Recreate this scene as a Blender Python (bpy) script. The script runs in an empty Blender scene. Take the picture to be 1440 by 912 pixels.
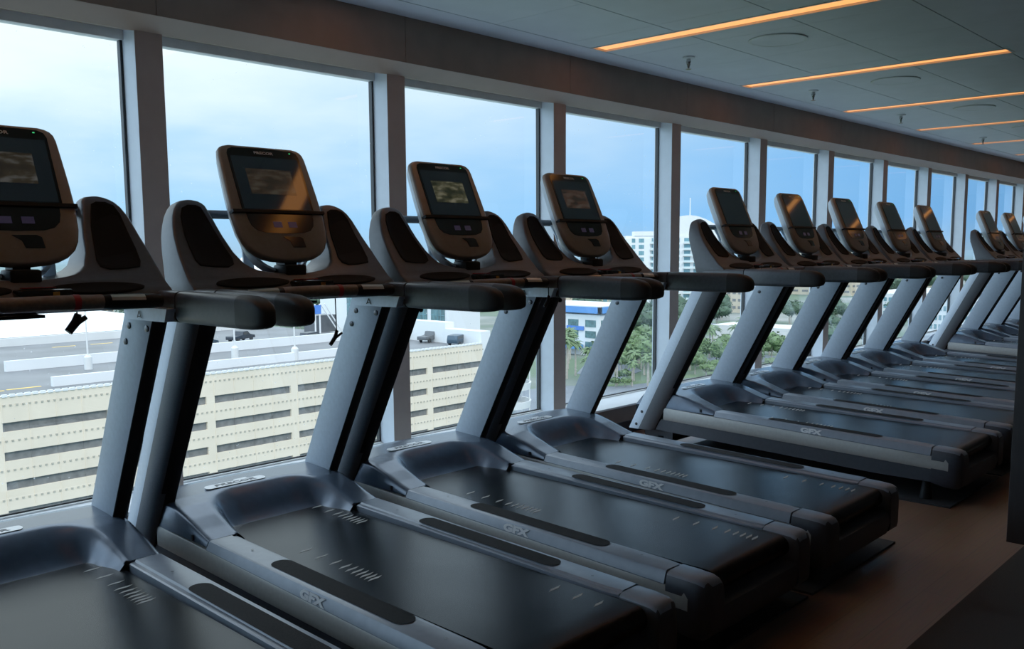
import bpy, bmesh, math, random
from mathutils import Vector, Matrix
import numpy as np
random.seed(7)
SC = bpy.context.scene
COL = SC.collection
R = math.radians

# ------------------------------------------------------------------ helpers
def tag(o, label=None, cat=None, group=None, kind=None):
    if label: o['label'] = label
    if cat: o['category'] = cat
    if group: o['group'] = group
    if kind: o['kind'] = kind
    return o

def empty(name, loc, rz=0.0):
    o = bpy.data.objects.new(name, None); COL.objects.link(o)
    o.location = loc; o.rotation_euler = (0, 0, rz); o.empty_display_size = 0.1
    return o

def finish(bm, name, mat, parent=None, smooth=35.0, shift=None):
    if shift is not None: bmesh.ops.translate(bm, verts=bm.verts, vec=shift)
    bmesh.ops.recalc_face_normals(bm, faces=bm.faces)
    if smooth:
        a = R(smooth)
        for f in bm.faces: f.smooth = True
        for e in bm.edges:
            if len(e.link_faces) == 2: e.smooth = e.calc_face_angle(0.0) < a
    me = bpy.data.meshes.new(name); bm.to_mesh(me); bm.free()
    for m in (mat if isinstance(mat, (list, tuple)) else [mat]): me.materials.append(m)
    o = bpy.data.objects.new(name, me); COL.objects.link(o)
    if parent is not None: o.parent = parent
    return o

def struct(bm, name, mat, smooth=30):
    return tag(finish(bm, name, mat, None, smooth), kind='structure')

def BM(): return bmesh.new()

def box(bm, x0, x1, y0, y1, z0, z1, mi=0, bev=0.0, seg=2):
    vs = [bm.verts.new((x, y, z)) for x in (x0, x1) for y in (y0, y1) for z in (z0, z1)]
    fs = []
    for q in ((0,1,3,2),(4,6,7,5),(0,4,5,1),(2,3,7,6),(0,2,6,4),(1,5,7,3)):
        f = bm.faces.new([vs[i] for i in q]); f.material_index = mi; fs.append(f)
    if bev > 0:
        es = list({e for f in fs for e in f.edges})
        r = bmesh.ops.bevel(bm, geom=es, offset=bev, segments=seg, affect='EDGES', profile=0.5)
        for f in r['faces']: f.material_index = mi
    return vs

def loft(bm, rings, caps=True, closed=True, mi=0):
    """rings: lists of equal length of 3-D points"""
    V = [[bm.verts.new(p) for p in r] for r in rings]
    n = len(V[0])
    for a, b in zip(V[:-1], V[1:]):
        for i in range(n if closed else n - 1):
            j = (i + 1) % n
            try:
                f = bm.faces.new((a[i], a[j], b[j], b[i])); f.material_index = mi
            except ValueError: pass
    if caps and closed:
        for r in (V[0], V[-1]):
            try:
                f = bm.faces.new(r); f.material_index = mi
            except ValueError: pass
    return V

def prism(bm, pts, fn, a, b, mi=0, bev=0.0, seg=2):
    """2-D outline extruded from a to b; fn(p, t) -> 3-D point"""
    V = loft(bm, [[fn(p, a) for p in pts], [fn(p, b) for p in pts]], mi=mi)
    if bev > 0:
        vs = set(V[0] + V[1])
        es = [e for e in bm.edges if e.verts[0] in vs and e.verts[1] in vs]
        bmesh.ops.bevel(bm, geom=es, offset=bev, segments=seg, affect='EDGES', profile=0.5)

def tube(bm, pts, r, n=10, mi=0, caps=True):
    pts = [Vector(p) for p in pts]
    rr = r if isinstance(r, (list, tuple)) else [r] * len(pts)
    rings = []
    for i, p in enumerate(pts):
        d = (pts[min(i + 1, len(pts) - 1)] - pts[max(i - 1, 0)]).normalized()
        up = Vector((0, 0, 1)) if abs(d.z) < 0.9 else Vector((0, 1, 0))
        s = d.cross(up).normalized(); t = s.cross(d)
        rings.append([p + rr[i] * (math.cos(2*math.pi*k/n) * s + math.sin(2*math.pi*k/n) * t) for k in range(n)])
    loft(bm, rings, caps=caps, mi=mi)

def disc(bm, c, rx, ry, ux, uy, n=24, mi=0):
    c = Vector(c); ux = Vector(ux); uy = Vector(uy)
    f = bm.faces.new([bm.verts.new(c + rx * math.cos(2*math.pi*k/n) * ux + ry * math.sin(2*math.pi*k/n) * uy) for k in range(n)])
    f.material_index = mi

def cyl(bm, c, r, h, axis='z', n=16, mi=0, bev=0.0):
    c = Vector(c); A = {'x': (1,0,0), 'y': (0,1,0), 'z': (0,0,1)}[axis]; A = Vector(A)
    tube(bm, [c, c + A * h], r, n, mi)

def rrect(w, h, r, n=5):
    """rounded rectangle outline, centred"""
    o = []
    for cx, cy, a0 in ((w/2-r, h/2-r, 0), (-w/2+r, h/2-r, 90), (-w/2+r, -h/2+r, 180), (w/2-r, -h/2+r, 270)):
        for k in range(n + 1):
            a = R(a0 + 90 * k / n); o.append((cx + r * math.cos(a), cy + r * math.sin(a)))
    return o

def lerp(x, xs, ys): return float(np.interp(x, xs, ys))

def text_mesh(name, body, size, mat, parent, M, extrude=0.0006, xscale=1.0, bold=0.0):
    cu = bpy.data.curves.new(name, 'FONT'); cu.body = body; cu.size = size; cu.extrude = extrude
    cu.align_x = 'CENTER'; cu.align_y = 'CENTER'; cu.offset = bold; cu.resolution_u = 3
    t = bpy.data.objects.new(name, cu); COL.objects.link(t)
    dg = bpy.context.evaluated_depsgraph_get(); dg.update()
    me = bpy.data.meshes.new_from_object(t.evaluated_get(dg))
    bpy.data.objects.remove(t); bpy.data.curves.remove(cu)
    me.transform(Matrix.Diagonal((xscale, 1, 1, 1))); me.transform(M)
    me.materials.clear(); me.materials.append(mat); me.name = name
    o = bpy.data.objects.new(name, me); COL.objects.link(o); o.parent = parent
    return o

def frame_matrix(origin, ux, uy):
    ux = Vector(ux).normalized(); uy = Vector(uy).normalized(); uz = ux.cross(uy)
    M = Matrix.Identity(4)
    for i in range(3):
        M[i][0] = ux[i]; M[i][1] = uy[i]; M[i][2] = uz[i]; M[i][3] = origin[i]
    return M

# ------------------------------------------------------------------ materials
def mat(name, col, rough=0.5, metal=0.0, var=0.12, scale=30.0, bump=0.0, bscale=200.0, emit=None, estr=0.0, spec=0.5, coord='Object', stretch=None):
    m = bpy.data.materials.new(name); m.use_nodes = True
    nt = m.node_tree; N = nt.nodes; L = nt.links; b = N['Principled BSDF']
    tc = N.new('ShaderNodeTexCoord'); src = tc.outputs[coord]
    if stretch:
        mp = N.new('ShaderNodeMapping'); mp.inputs['Scale'].default_value = stretch
        L.new(src, mp.inputs['Vector']); src = mp.outputs['Vector']
    no = N.new('ShaderNodeTexNoise'); no.inputs['Scale'].default_value = scale; no.inputs['Detail'].default_value = 4
    L.new(src, no.inputs['Vector'])
    rp = N.new('ShaderNodeValToRGB')
    lo = [max(0, c * (1 - var)) for c in col]; hi = [c * (1 + var) for c in col]
    rp.color_ramp.elements[0].position = 0.3; rp.color_ramp.elements[1].position = 0.7
    rp.color_ramp.elements[0].color = (*lo, 1); rp.color_ramp.elements[1].color = (*hi, 1)
    L.new(no.outputs['Fac'], rp.inputs['Fac']); L.new(rp.outputs['Color'], b.inputs['Base Color'])
    b.inputs['Roughness'].default_value = rough; b.inputs['Metallic'].default_value = metal
    b.inputs['Specular IOR Level'].default_value = spec
    if bump > 0:
        n2 = N.new('ShaderNodeTexNoise'); n2.inputs['Scale'].default_value = bscale; n2.inputs['Detail'].default_value = 2
        L.new(src, n2.inputs['Vector'])
        bp = N.new('ShaderNodeBump'); bp.inputs['Strength'].default_value = bump; bp.inputs['Distance'].default_value = 0.002
        L.new(n2.outputs['Fac'], bp.inputs['Height']); L.new(bp.outputs['Normal'], b.inputs['Normal'])
    if emit:
        b.inputs['Emission Color'].default_value = (*emit, 1); b.inputs['Emission Strength'].default_value = estr
    return m

M = {}
M['plastic']   = mat('grey_plastic', (0.075, 0.084, 0.100), 0.36, 0.25, 0.10, 40, 0.08, 500)
M['hood']      = mat('hood_plastic', (0.078, 0.102, 0.145), 0.26, 0.35, 0.08, 25, 0.05, 500)
M['rail']      = mat('rail_plastic', (0.19, 0.222, 0.275), 0.33, 0.12, 0.08, 25, 0.05, 500)
M['silver']    = mat('silver_paint', (0.51, 0.60, 0.71), 0.42, 0.1, 0.06, 60, 0.06, 700)
M['cradle']    = mat('pale_cradle', (0.72, 0.74, 0.78), 0.35, 0.1, 0.04, 60)
M['upshade']   = mat('upright_shaded', (0.105, 0.112, 0.125), 0.45, 0.2, 0.15, 200, 0.1, 700)  # rounded upright fronts turned to the room; their shade is put into this colour
M['strip']     = mat('strip_aluminium', (0.37, 0.365, 0.345), 0.48, 0.3, 0.06, 60, 0.05, 500)
M['black']     = mat('black_plastic', (0.006, 0.006, 0.007), 0.5, 0.0, 0.2, 40, spec=0.2)
M['frame']     = mat('frame_steel', (0.045, 0.048, 0.058), 0.45, 0.3, 0.1, 40)
M['arm']       = mat('handrail_rubber', (0.046, 0.051, 0.062), 0.42, 0.1, 0.15, 60, 0.15, 600)
M['cap']       = mat('black_rubber', (0.010, 0.010, 0.011), 0.55, 0.0, 0.2, 60, 0.15, 500)
M['console']   = mat('console_plastic', (0.054, 0.056, 0.063), 0.42, 0.15, 0.1, 50, 0.08, 500)
M['pocket']    = mat('pocket_liner', (0.0025, 0.0018, 0.0022), 0.65, 0.0, 0.2, 30, spec=0.12)
M['tan']       = mat('bronze_housing', (0.265, 0.222, 0.185), 0.42, 0.2, 0.06, 50, 0.06, 600)
M['gloss']     = mat('gloss_black', (0.010, 0.010, 0.012), 0.12, 0.0, 0.2, 20)
M['screen']    = mat('screen_glass', (0.012, 0.016, 0.022), 0.06, 0.0, 0.3, 6, emit=(0.10, 0.15, 0.22), estr=0.010, spec=0.8)
M['grip_tan']  = mat('grip_leather', (0.17, 0.125, 0.095), 0.45, 0.0, 0.2, 60, 0.2, 300)
M['sensor']    = mat('sensor_steel', (0.55, 0.50, 0.42), 0.3, 0.8, 0.05, 60)
M['red']       = mat('red_band', (0.30, 0.012, 0.016), 0.45, 0.0, 0.1, 60)
M['yellow']    = mat('yellow_mark', (0.50, 0.26, 0.03), 0.5, 0.0, 0.1, 60)
M['letter']    = mat('grey_lettering', (0.66, 0.67, 0.69), 0.5, 0.1, 0.05, 60)
M['badge']     = mat('silver_badge', (0.62, 0.63, 0.65), 0.35, 0.5, 0.05, 60)
M['grip']      = mat('grip_tape', (0.010, 0.0075, 0.0065), 0.8, 0.0, 0.5, 180, 0.5, 500, spec=0.12)
M['mark']      = mat('belt_print', (0.36, 0.35, 0.33), 0.6, 0.0, 0.2, 200)
M['bolt']      = mat('bolt_steel', (0.05, 0.05, 0.055), 0.3, 0.9, 0.1, 60)
M['mat']       = mat('rubber_mat', (0.010, 0.010, 0.011), 0.7, 0.0, 0.3, 80, 0.3, 200)
M['led']       = mat('green_led', (0.02, 0.3, 0.05), 0.4, emit=(0.05, 1.0, 0.25), estr=0.5)
M['key']       = mat('lit_keys', (0.05, 0.045, 0.10), 0.3, emit=(0.20, 0.18, 0.45), estr=0.018)

def belt_mat():
    m = mat('running_belt', (0.0065, 0.007, 0.008), 0.33, 0.0, 0.18, 14, 0, spec=0.085)
    nt = m.node_tree; N = nt.nodes; L = nt.links; b = N['Principled BSDF']
    tc = N.new('ShaderNodeTexCoord')
    vo = N.new('ShaderNodeTexVoronoi'); vo.inputs['Scale'].default_value = 320
    L.new(tc.outputs['Object'], vo.inputs['Vector'])
    bp = N.new('ShaderNodeBump'); bp.inputs['Strength'].default_value = 0.12; bp.inputs['Distance'].default_value = 0.001
    L.new(vo.outputs['Distance'], bp.inputs['Height']); L.new(bp.outputs['Normal'], b.inputs['Normal'])
    n3 = N.new('ShaderNodeTexNoise'); n3.inputs['Scale'].default_value = 5
    L.new(tc.outputs['Object'], n3.inputs['Vector'])
    mr = N.new('ShaderNodeMapRange'); mr.inputs['To Min'].default_value = 0.20; mr.inputs['To Max'].default_value = 0.30
    L.new(n3.outputs['Fac'], mr.inputs['Value']); L.new(mr.outputs['Result'], b.inputs['Roughness'])
    return m
M['belt'] = belt_mat()

def picture_mat(name, c1, c2, c3, e):
    m = bpy.data.materials.new(name); m.use_nodes = True
    nt = m.node_tree; N = nt.nodes; L = nt.links; b = N['Principled BSDF']
    tc = N.new('ShaderNodeTexCoord'); no = N.new('ShaderNodeTexNoise')
    no.inputs['Scale'].default_value = 3.2; no.inputs['Detail'].default_value = 6
    L.new(tc.outputs['Generated'], no.inputs['Vector'])
    rp = N.new('ShaderNodeValToRGB'); rp.color_ramp.elements[0].color = (*c1, 1); rp.color_ramp.elements[1].color = (*c3, 1)
    rp.color_ramp.elements[0].position = 0.38; rp.color_ramp.elements[1].position = 0.66
    k = rp.color_ramp.elements.new(0.5); k.color = (*c2, 1)
    L.new(no.outputs['Fac'], rp.inputs['Fac'])
    b.inputs['Base Color'].default_value = (0.015, 0.015, 0.017, 1); b.inputs['Roughness'].default_value = 0.08
    L.new(rp.outputs['Color'], b.inputs['Emission Color']); b.inputs['Emission Strength'].default_value = e
    return m
PICS = [picture_mat('screen_picture_a', (0.03,0.025,0.02), (0.05,0.04,0.025), (0.16,0.16,0.15), 0.16),
        picture_mat('screen_picture_b', (0.05,0.04,0.03), (0.09,0.06,0.04), (0.16,0.14,0.10), 0.10),
        picture_mat('screen_picture_c', (0.02,0.025,0.015), (0.07,0.07,0.035), (0.30,0.28,0.18), 0.22),
        picture_mat('screen_picture_d', (0.03,0.025,0.02), (0.09,0.045,0.03), (0.13,0.11,0.09), 0.16)]

# ------------------------------------------------------------------ treadmill
OY = 1.0            # mesh y = room y + OY (the empty stands at room y = -1)
SH = Vector((0, OY, 0))

def strip_z(y, z0, z1): return z0 + (z1 - z0) * (y + 0.08) / (-2.02 + 0.08)

def upright_section(z, side):
    yb = (0.022 if side > 0 else 0.050) - 0.507 * (z - 0.456); w = lerp(z, [0.18, 1.26], [0.20, 0.228])
    o, i = 0.466, 0.374
    pts = [(i, yb), (o - 0.006, yb), (o, yb - 0.006), (o, yb - 0.085)]
    for k in range(1, 7):
        a = R(90 * k / 6)
        pts.append((o - 0.055 * (1 - math.cos(a)), yb - 0.085 - (w - 0.085) * math.sin(a)))
    pts.append((i + 0.006, yb - w)); pts.append((i, yb - w + 0.006))
    return [Vector((side * p[0], p[1], z)) for p in pts]

def hood_border(y):
    return lerp(-y, [-0.16, -0.10, -0.05, 0.0, 0.14, 0.232, 0.329, 0.412, 0.487],
                    [0.36, 0.43, 0.455, 0.462, 0.455, 0.443, 0.417, 0.390, 0.369])

def sm(t):
    t = max(0.0, min(1.0, t)); return t * t * (3 - 2 * t)

def hood_z(u, y):
    zb = hood_border(y) + 0.010 * (1 - (u / 0.425) ** 2) * sm((y + 0.5) / 0.3)
    # scooped cavity that faces the runner
    crest = -0.130 - 0.10 * max(0.0, (abs(u) - 0.12) / 0.16) ** 2
    dx = (0.292 - abs(u)) / (0.085 - 0.03 * sm((-0.36 - y) / 0.1)); dy = (crest - y) / 0.185
    s = sm(dx) * sm(dy) if dx > 0 and dy > 0 else 0.0
    zf = min(zb, lerp(-y, [0.10, 0.31, 0.5], [0.37, 0.333, 0.325]))
    return zb - (zb - zf) * s

def build_belt(phases):
    bm = BM()
    hw = 0.279
    path = [(-0.315, 0.300), (-0.305, 0.325), (-0.315, 0.343)]
    for k in range(1, 21): path.append((-0.315 - k * (1.69 / 20), 0.343 - 0.028 * k / 20))
    cy, cz, r = -2.005, 0.270, 0.045
    for k in range(1, 9):
        a = R(90 - 180 * k / 8); path.append((cy - r * math.cos(a), cz + r * math.sin(a)))
    path.append((-1.6, 0.227))
    loft(bm, [[Vector((u, y, z)) for u in (-hw, -hw/2, 0, hw/2, hw)] for y, z in path], closed=False)
    def bz(y): return 0.343 - 0.028 * (-0.315 - y) / 1.69 + 0.0008
    for u0, y0 in phases:
        y = y0
        for k, (gap, wd) in enumerate(((0.10,.05),(0.09,.05),(0.06,.045),(0.038,.05),(0.032,.05),(0.028,.05),(0.026,.05),(0.024,.05),(0.022,.05),(0.022,.05))):
            if y < -1.97: break
            f = bm.faces.new([bm.verts.new((u0 + a * wd / 2 + b * 0.012, y + b * 0.006, bz(y))) for a, b in ((-1,-1),(1,-1),(1,1),(-1,1))])
            f.material_index = 1
            y -= gap
    return bm

def disp(u, v, d=0.0):
    """display plane: u sideways, v up along the face, d outwards to the runner"""
    y = -0.502 + v * 0.407 - d * 0.914; z = 1.440 + v * 0.914 + d * 0.407
    return Vector((u, y, z))

OUT_V = [0.0, 0.006, 0.016, 0.032, 0.055, 0.085, 0.13, 0.21, 0.30, 0.40, 0.465, 0.487, 0.500, 0.508, 0.513]
OUT_H = [0.030, 0.085, 0.122, 0.155, 0.180, 0.196, 0.207, 0.213, 0.211, 0.206, 0.202, 0.197, 0.187, 0.172, 0.150]
def outline(inset, d, vlo=0.0, vhi=1.0):
    r = [(max(0.004, h - inset), inset + v * (0.513 - 2 * inset) / 0.513) for v, h in zip(OUT_V, OUT_H)]
    return [disp(h, v, d) for h, v in r] + [disp(-h, v, d) for h, v in reversed(r)]

ZS = [1.2, 1.26, 1.30, 1.346, 1.369, 1.45, 1.549, 1.66, 1.70]
YF = [-0.50, -0.55, -0.600, -0.572, -0.537, -0.462, -0.381, -0.320, -0.300]
YB = [-0.40, -0.375, -0.36, -0.345, -0.340, -0.312, -0.272, -0.258, -0.275]
def face_y(z): return lerp(z, ZS, YF)
def face_pt(u, z, d=0.0):
    e = 0.01; dy = face_y(z + e) - face_y(z - e); n = Vector((0, -2 * e, dy)).normalized()
    if n.y > 0: n = -n
    return Vector((u, face_y(z), z)) + d * n

def build_treadmill():
    t = empty('treadmill', (0, -OY, 0))
    def part(name, bm, m, parent=t, smooth=35): return finish(bm, name, m, parent, smooth, SH)
    # base frame -------------------------------------------------
    bm = BM()
    for s in (-1, 1):
        a, b = sorted((s * 0.36, s * 0.418))
        prism(bm, [(0.02, 0.185), (-0.06, 0.262), (-2.03, 0.198), (-2.03, 0.125), (-1.6, 0.125)], lambda p, q: Vector((q, p[0], p[1])), a, b)
    box(bm, -0.36, 0.36, -0.12, 0.12, 0.10, 0.30); box(bm, -0.36, 0.36, -1.95, -1.85, 0.14, 0.21); box(bm, -0.36, 0.36, -1.0, -0.9, 0.15, 0.21)
    part('base_frame', bm, M['frame'])
    for s in (-1, 1):
        for y in (-0.02, -1.88):
            bm = BM(); tube(bm, [(s*0.36, y, 0.012), (s*0.36, y, 0.03), (s*0.36, y, 0.13)], [0.035, 0.035, 0.022], 14); part('foot', bm, M['black'])
    # silver side rails
    for s in (-1, 1):
        bm = BM()
        rings = []
        for y in (-0.085, -0.12, -0.6, -1.2, -1.7, -2.0, -2.015):
            zt = strip_z(y, 0.349, 0.274); zb = strip_z(y, 0.263, 0.199)
            if y < -2.01: zt -= 0.02
            prof = [(0.40, zb), (0.424, zb), (0.428, zb + 0.006), (0.4285, zb + 0.03), (0.4285, zb + 0.04), (0.4275, zt - 0.006), (0.424, zt), (0.40, zt)]
            rings.append([Vector((s * p[0], y, p[1])) for p in prof])
        loft(bm, rings); part('side_rail', bm, M['strip'])
    # deck and belt
    bm = BM(); box(bm, -0.34, 0.34, -1.98, -0.28, 0.235, 0.309); part('deck', bm, M['black'])
    part('running_belt', build_belt([(-0.20, -0.80), (0.20, -0.42)]), [M['belt'], M['mark']])
    # foot rails ---------------------------------------------------
    for s in (-1, 1):
        bm = BM(); rings = []
        for y in (-0.4925, -0.50, -0.9, -1.4, -1.80, -1.86, -1.911, -1.915):
            z = 0.369 + (0.328 - 0.369) * (y + 0.487) / (-1.917 + 0.487)
            ins = 0.292 if y > -1.85 else 0.292 + 0.010 * sm((-1.84 - y) / 0.07)
            zl = strip_z(y, 0.349, 0.274) + 0.001
            prof = [(ins, z - 0.040), (ins, z - 0.010), (ins + 0.006, z - 0.007), (ins + 0.020, z - 0.006), (ins + 0.026, z), (0.404, z + 0.001), (0.413, z - 0.002), (0.417, z - 0.008), (0.429, zl + 0.003), (0.427, zl), (0.40, zl)]
            rings.append([Vector((s * p[0], y, p[1])) for p in prof])
        loft(bm, rings); rail = part('foot_rail', bm, M['rail'], smooth=22)
        bm = BM()
        def gz(y): return 0.3705 + (0.328 - 0.369) * (y + 0.487) / (-1.917 + 0.487)
        pts = rrect(0.082, 0.745, 0.04, 6)
        bm.faces.new([bm.verts.new((s * 0.352 + p[0], -1.235 + p[1], gz(-1.235 + p[1]) + 0.0014)) for p in pts])
        part('grip_strip', bm, M['grip'], rail)
        for y in (-0.70, -1.765):
            bm = BM(); disc(bm, (s * 0.352, y, gz(y) + 0.002), 0.006, 0.006, (1,0,0), (0,1,0), 12); part('screw', bm, M['bolt'], rail)
        if s < 0:
            o = Vector((s * 0.4240, -1.185, 0.3255)); 
            tx = text_mesh('lettering', 'GFX', 0.040, M['letter'], rail, frame_matrix(o + SH + Vector((-0.0016, 0, 0)), (0, -1, -0.028), (0.30, 0, 1)), 0.0006, 1.75, 0.0022)
    # rear end caps ------------------------------------------------
    for s in (-1, 1):
        bm = BM(); rings = []
        for y, top, out, bot in ((-1.9215, 0.327, 0.428, 0.12), (-1.99, 0.325, 0.428, 0.105), (-2.045, 0.321, 0.425, 0.10), (-2.07, 0.312, 0.418, 0.105), (-2.082, 0.296, 0.405, 0.115), (-2.086, 0.27, 0.39, 0.13)):
            ins = 0.296
            prof = [(ins, bot), (ins, top - 0.012), (ins + 0.01, top - 0.003), (ins + 0.02, top), (out - 0.034, top), (out - 0.016, top - 0.004), (out - 0.009, top - 0.013), (out, top - 0.05), (out, bot + 0.02), (out - 0.015, bot)]
            rings.append([Vector((s * p[0], y, p[1])) for p in prof])
        loft(bm, rings); cp = part('end_cap', bm, M['rail'], smooth=50)
        cp.data.materials.clear(); cp.data.materials.append(M['rail']); cp.data.materials.append(M['frame'])
        for f in cp.data.polygons: f.material_index = 0 if f.normal.z > 0.55 else 1  # sides get a darker material than the top, standing in for room shade
    bm = BM(); prism(bm, [(-1.95, 0.10), (-1.95, 0.215), (-2.03, 0.215), (-2.075, 0.20), (-2.085, 0.16), (-2.07, 0.10)], lambda p, q: Vector((q, p[0], p[1])), -0.294, 0.294)
    part('rear_cover', bm, M['frame'])
    # motor hood ---------------------------------------------------
    bm = BM(); nu, ny = 64, 60
    ys = [0.16 - (0.16 + 0.487) * j / ny for j in range(ny + 1)]
    us = [-0.418 + 0.836 * i / nu for i in range(nu + 1)]
    def drop(u, y):   # rounded shoulder along the sides
        e = (abs(u) - 0.398) / 0.02
        return 0.008 * max(0, e) ** 2
    skip = lambda u, y: abs(u) < 0.235 and y < -0.40
    G = [[bm.verts.new((u, y, hood_z(u, y) - drop(u, y))) for u in us] for y in ys]
    for j in range(ny):
        for i in range(nu):
            um = (us[i] + us[i+1]) / 2; ym = (ys[j] + ys[j+1]) / 2
            if skip(um, ym): continue
            bm.faces.new((G[j][i], G[j][i+1], G[j+1][i+1], G[j+1][i]))
    for side, s in ((0, -1), (nu, 1)):
        low = [bm.verts.new((s * 0.424, y, min(0.352, hood_z(us[side], y) - 0.012) - 0.006 * (1 if y < -0.1 else 0))) for y in ys]
        for j in range(ny): bm.faces.new((G[j][side], G[j+1][side], low[j+1], low[j]))
        bm.faces.new((G[ny][side], low[ny], bm.verts.new((s*0.30, ys[ny], 0.33)), G[ny][side - s*10]))
    for j in range(ny):
        ym = (ys[j] + ys[j+1]) / 2
        if ym > -0.40: continue
        for sgn in (-1, 1):
            cand = [i for i in range(nu + 1) if us[i] * sgn > 0 and abs(us[i]) >= 0.2285]
            ie = min(cand, key=lambda i: abs(us[i]))
            a, b = G[j][ie], G[j+1][ie]
            bm.faces.new((a, b, bm.verts.new((b.co.x, b.co.y, 0.32)), bm.verts.new((a.co.x, a.co.y, 0.32))))
    low = [bm.verts.new((u, 0.17, 0.15)) for u in us]
    for i in range(nu): bm.faces.new((G[0][i], G[0][i+1], low[i+1], low[i]))
    loose = [v for v in bm.verts if not v.link_faces]
    bmesh.ops.delete(bm, geom=loose, context='VERTS')
    hood = part('motor_hood', bm, M['hood'], smooth=60)
    # badge with lettering on the hood, and side tick
    zc = hood_z(-0.03, -0.115)
    ub = -0.075
    sl = Vector((0, -0.9, -0.16)).normalized()
    bm = BM(); prism(bm, rrect(0.29, 0.040, 0.019, 5), lambda p, q: Vector((ub + p[0], -0.112 + p[1], hood_z(ub, -0.112) + 0.001 + q + p[1] * 0.12)), -0.004, 0.004)
    bd = part('badge', bm, M['badge'], hood)
    text_mesh('lettering', 'PRECOR', 0.030, M['frame'], hood, frame_matrix(Vector((ub, -0.112, hood_z(ub, -0.112) + 0.0056)) + SH, (1, 0, 0), (0, 1, 0.12)), 0.0004, 1.75, 0.0008)
    bm = BM(); f = bm.faces.new([bm.verts.new((ub + 0.045 + a * 0.03, -0.075 + b * 0.008, hood_z(ub, -0.075) + 0.0035 + b * 0.0005)) for a, b in ((-1,-1),(1,-1),(1,1),(-1,1))]); part('small_plate', bm, M['badge'], hood)
    for s in (-1, 1):
        bm = BM(); box(bm, s*0.427-0.003, s*0.427+0.003, -0.392, -0.380, 0.352, 0.374); part('vent_slot', bm, M['black'], hood)
    # uprights -----------------------------------------------------
    for s in (-1, 1):
        bm = BM()
        loft(bm, [upright_section(z, s) for z in (0.18, 0.5, 0.9, 1.262)])
        bm.normal_update()
        for f in bm.faces:
            c = f.calc_center_median(); yb = (0.022 if s > 0 else 0.050) - 0.507 * (c.z - 0.456)
            if abs(f.normal.z) < 0.9 and c.y < yb - 0.196: f.material_index = 1
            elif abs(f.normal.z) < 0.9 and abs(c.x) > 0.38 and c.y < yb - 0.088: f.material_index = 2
        up = part('upright', bm, [M['silver'], M['black'], M['upshade']], smooth=50)
        bolts = [(0.14, 0.215), (0.065, 0.31)] if s < 0 else []
        for by, bz in bolts:
            yb = 0.05 - 0.507 * (bz - 0.456)
            bm = BM(); tube(bm, [(s*0.464, yb - 0.05, bz), (s*0.469, yb - 0.05, bz), (s*0.470, yb - 0.05, bz)], [0.011, 0.011, 0.006], 12); part('bolt', bm, M['bolt'], up)
        for by, bz in ((-0.418, 1.214), (-0.559, 1.210), (-0.384, 1.154)):
            bm = BM(); tube(bm, [(s*0.375, by, bz), (s*0.369, by, bz), (s*0.367, by, bz)], [0.012, 0.012, 0.007], 12); part('bolt', bm, M['bolt'], up)
        # bracket joining upright and handrail, with its small arrow mark
        bm = BM(); prism(bm, [(-0.40, 1.238), (-0.39, 1.285), (-0.72, 1.285), (-0.70, 1.240)], lambda p, q: Vector((q, p[0], p[1])), *sorted((s*0.368, s*0.44)))
        br = part('bracket', bm, M['silver'])
        bm = BM()
        for a, b in (((-0.505, 1.247), (-0.520, 1.272)), ((-0.520, 1.272), (-0.535, 1.247)), ((-0.512, 1.252), (-0.527, 1.252))):
            q = [(a[0]-0.004, a[1]), (a[0]+0.004, a[1]), (b[0]+0.004, b[1]), (b[0]-0.004, b[1])]
            if a[1] == b[1]: q = [(a[0], a[1]-0.002), (b[0], b[1]-0.002), (b[0], b[1]+0.002), (a[0], a[1]+0.002)]
            bm.faces.new([bm.verts.new((s*0.3648, y, z)) for y, z in q])
        part('arrow_mark', bm, M['black'], br)
    # console body: two wings and the bridge ------------------------
    bm = BM()
    rows = [1.283, 1.30, 1.32, 1.346, 1.36, 1.372, 1.380, 1.386, 1.389, 1.393, 1.398, 1.405, 1.415, 1.432, 1.45, 1.476, 1.51, 1.536, 1.575, 1.61, 1.64, 1.658, 1.668, 1.675, 1.679]
    def uo(z): return lerp(z, [1.25, 1.30, 1.353, 1.471, 1.56, 1.61, 1.64, 1.658, 1.668, 1.675, 1.679], [0.45, 0.468, 0.470, 0.458, 0.440, 0.424, 0.408, 0.392, 0.378, 0.362, 0.340])
    def ui(z): return lerp(z, [1.386, 1.389, 1.393, 1.398, 1.405, 1.415, 1.432, 1.476, 1.536, 1.61, 1.658, 1.668, 1.675, 1.679], [0.0, 0.045, 0.087, 0.125, 0.157, 0.180, 0.203, 0.226, 0.240, 0.258, 0.272, 0.280, 0.292, 0.318])
    for s in (-1, 1):
        rings = []
        for z in rows:
            o, i = uo(z), ui(z); yf, yb = face_y(z), lerp(z, ZS, YB)
            r = min(0.012, (o - i) * 0.4, (yb - yf) * 0.4)
            ri = r if i > 0.001 else 0.0
            top = sm((z - 1.65) / 0.03); yf += 0.012 * top; yb -= 0.015 * top
            pts = []
            n = 4
            for k in range(n + 1):
                a = R(90 * k / n); pts.append((o - r + r * math.sin(a), yf + r - r * math.cos(a)))
            for k in range(n + 1):
                a = R(90 * k / n); pts.append((o - r + r * math.cos(a), yb - r + r * math.sin(a)))
            for k in range(n + 1):
                a = R(90 * k / n); pts.append((i + ri - ri * math.sin(a), yb - ri + ri * math.cos(a)))
            for k in range(n + 1):
                a = R(90 * k / n); pts.append((i + ri - ri * math.cos(a), yf + ri - ri * math.sin(a)))
            rings.append([Vector((s * p[0], p[1], z)) for p in pts])
        loft(bm, rings)
        # shoulder that carries the handrail
        prof = rrect(0.078, 0.108, 0.022, 4)
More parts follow.
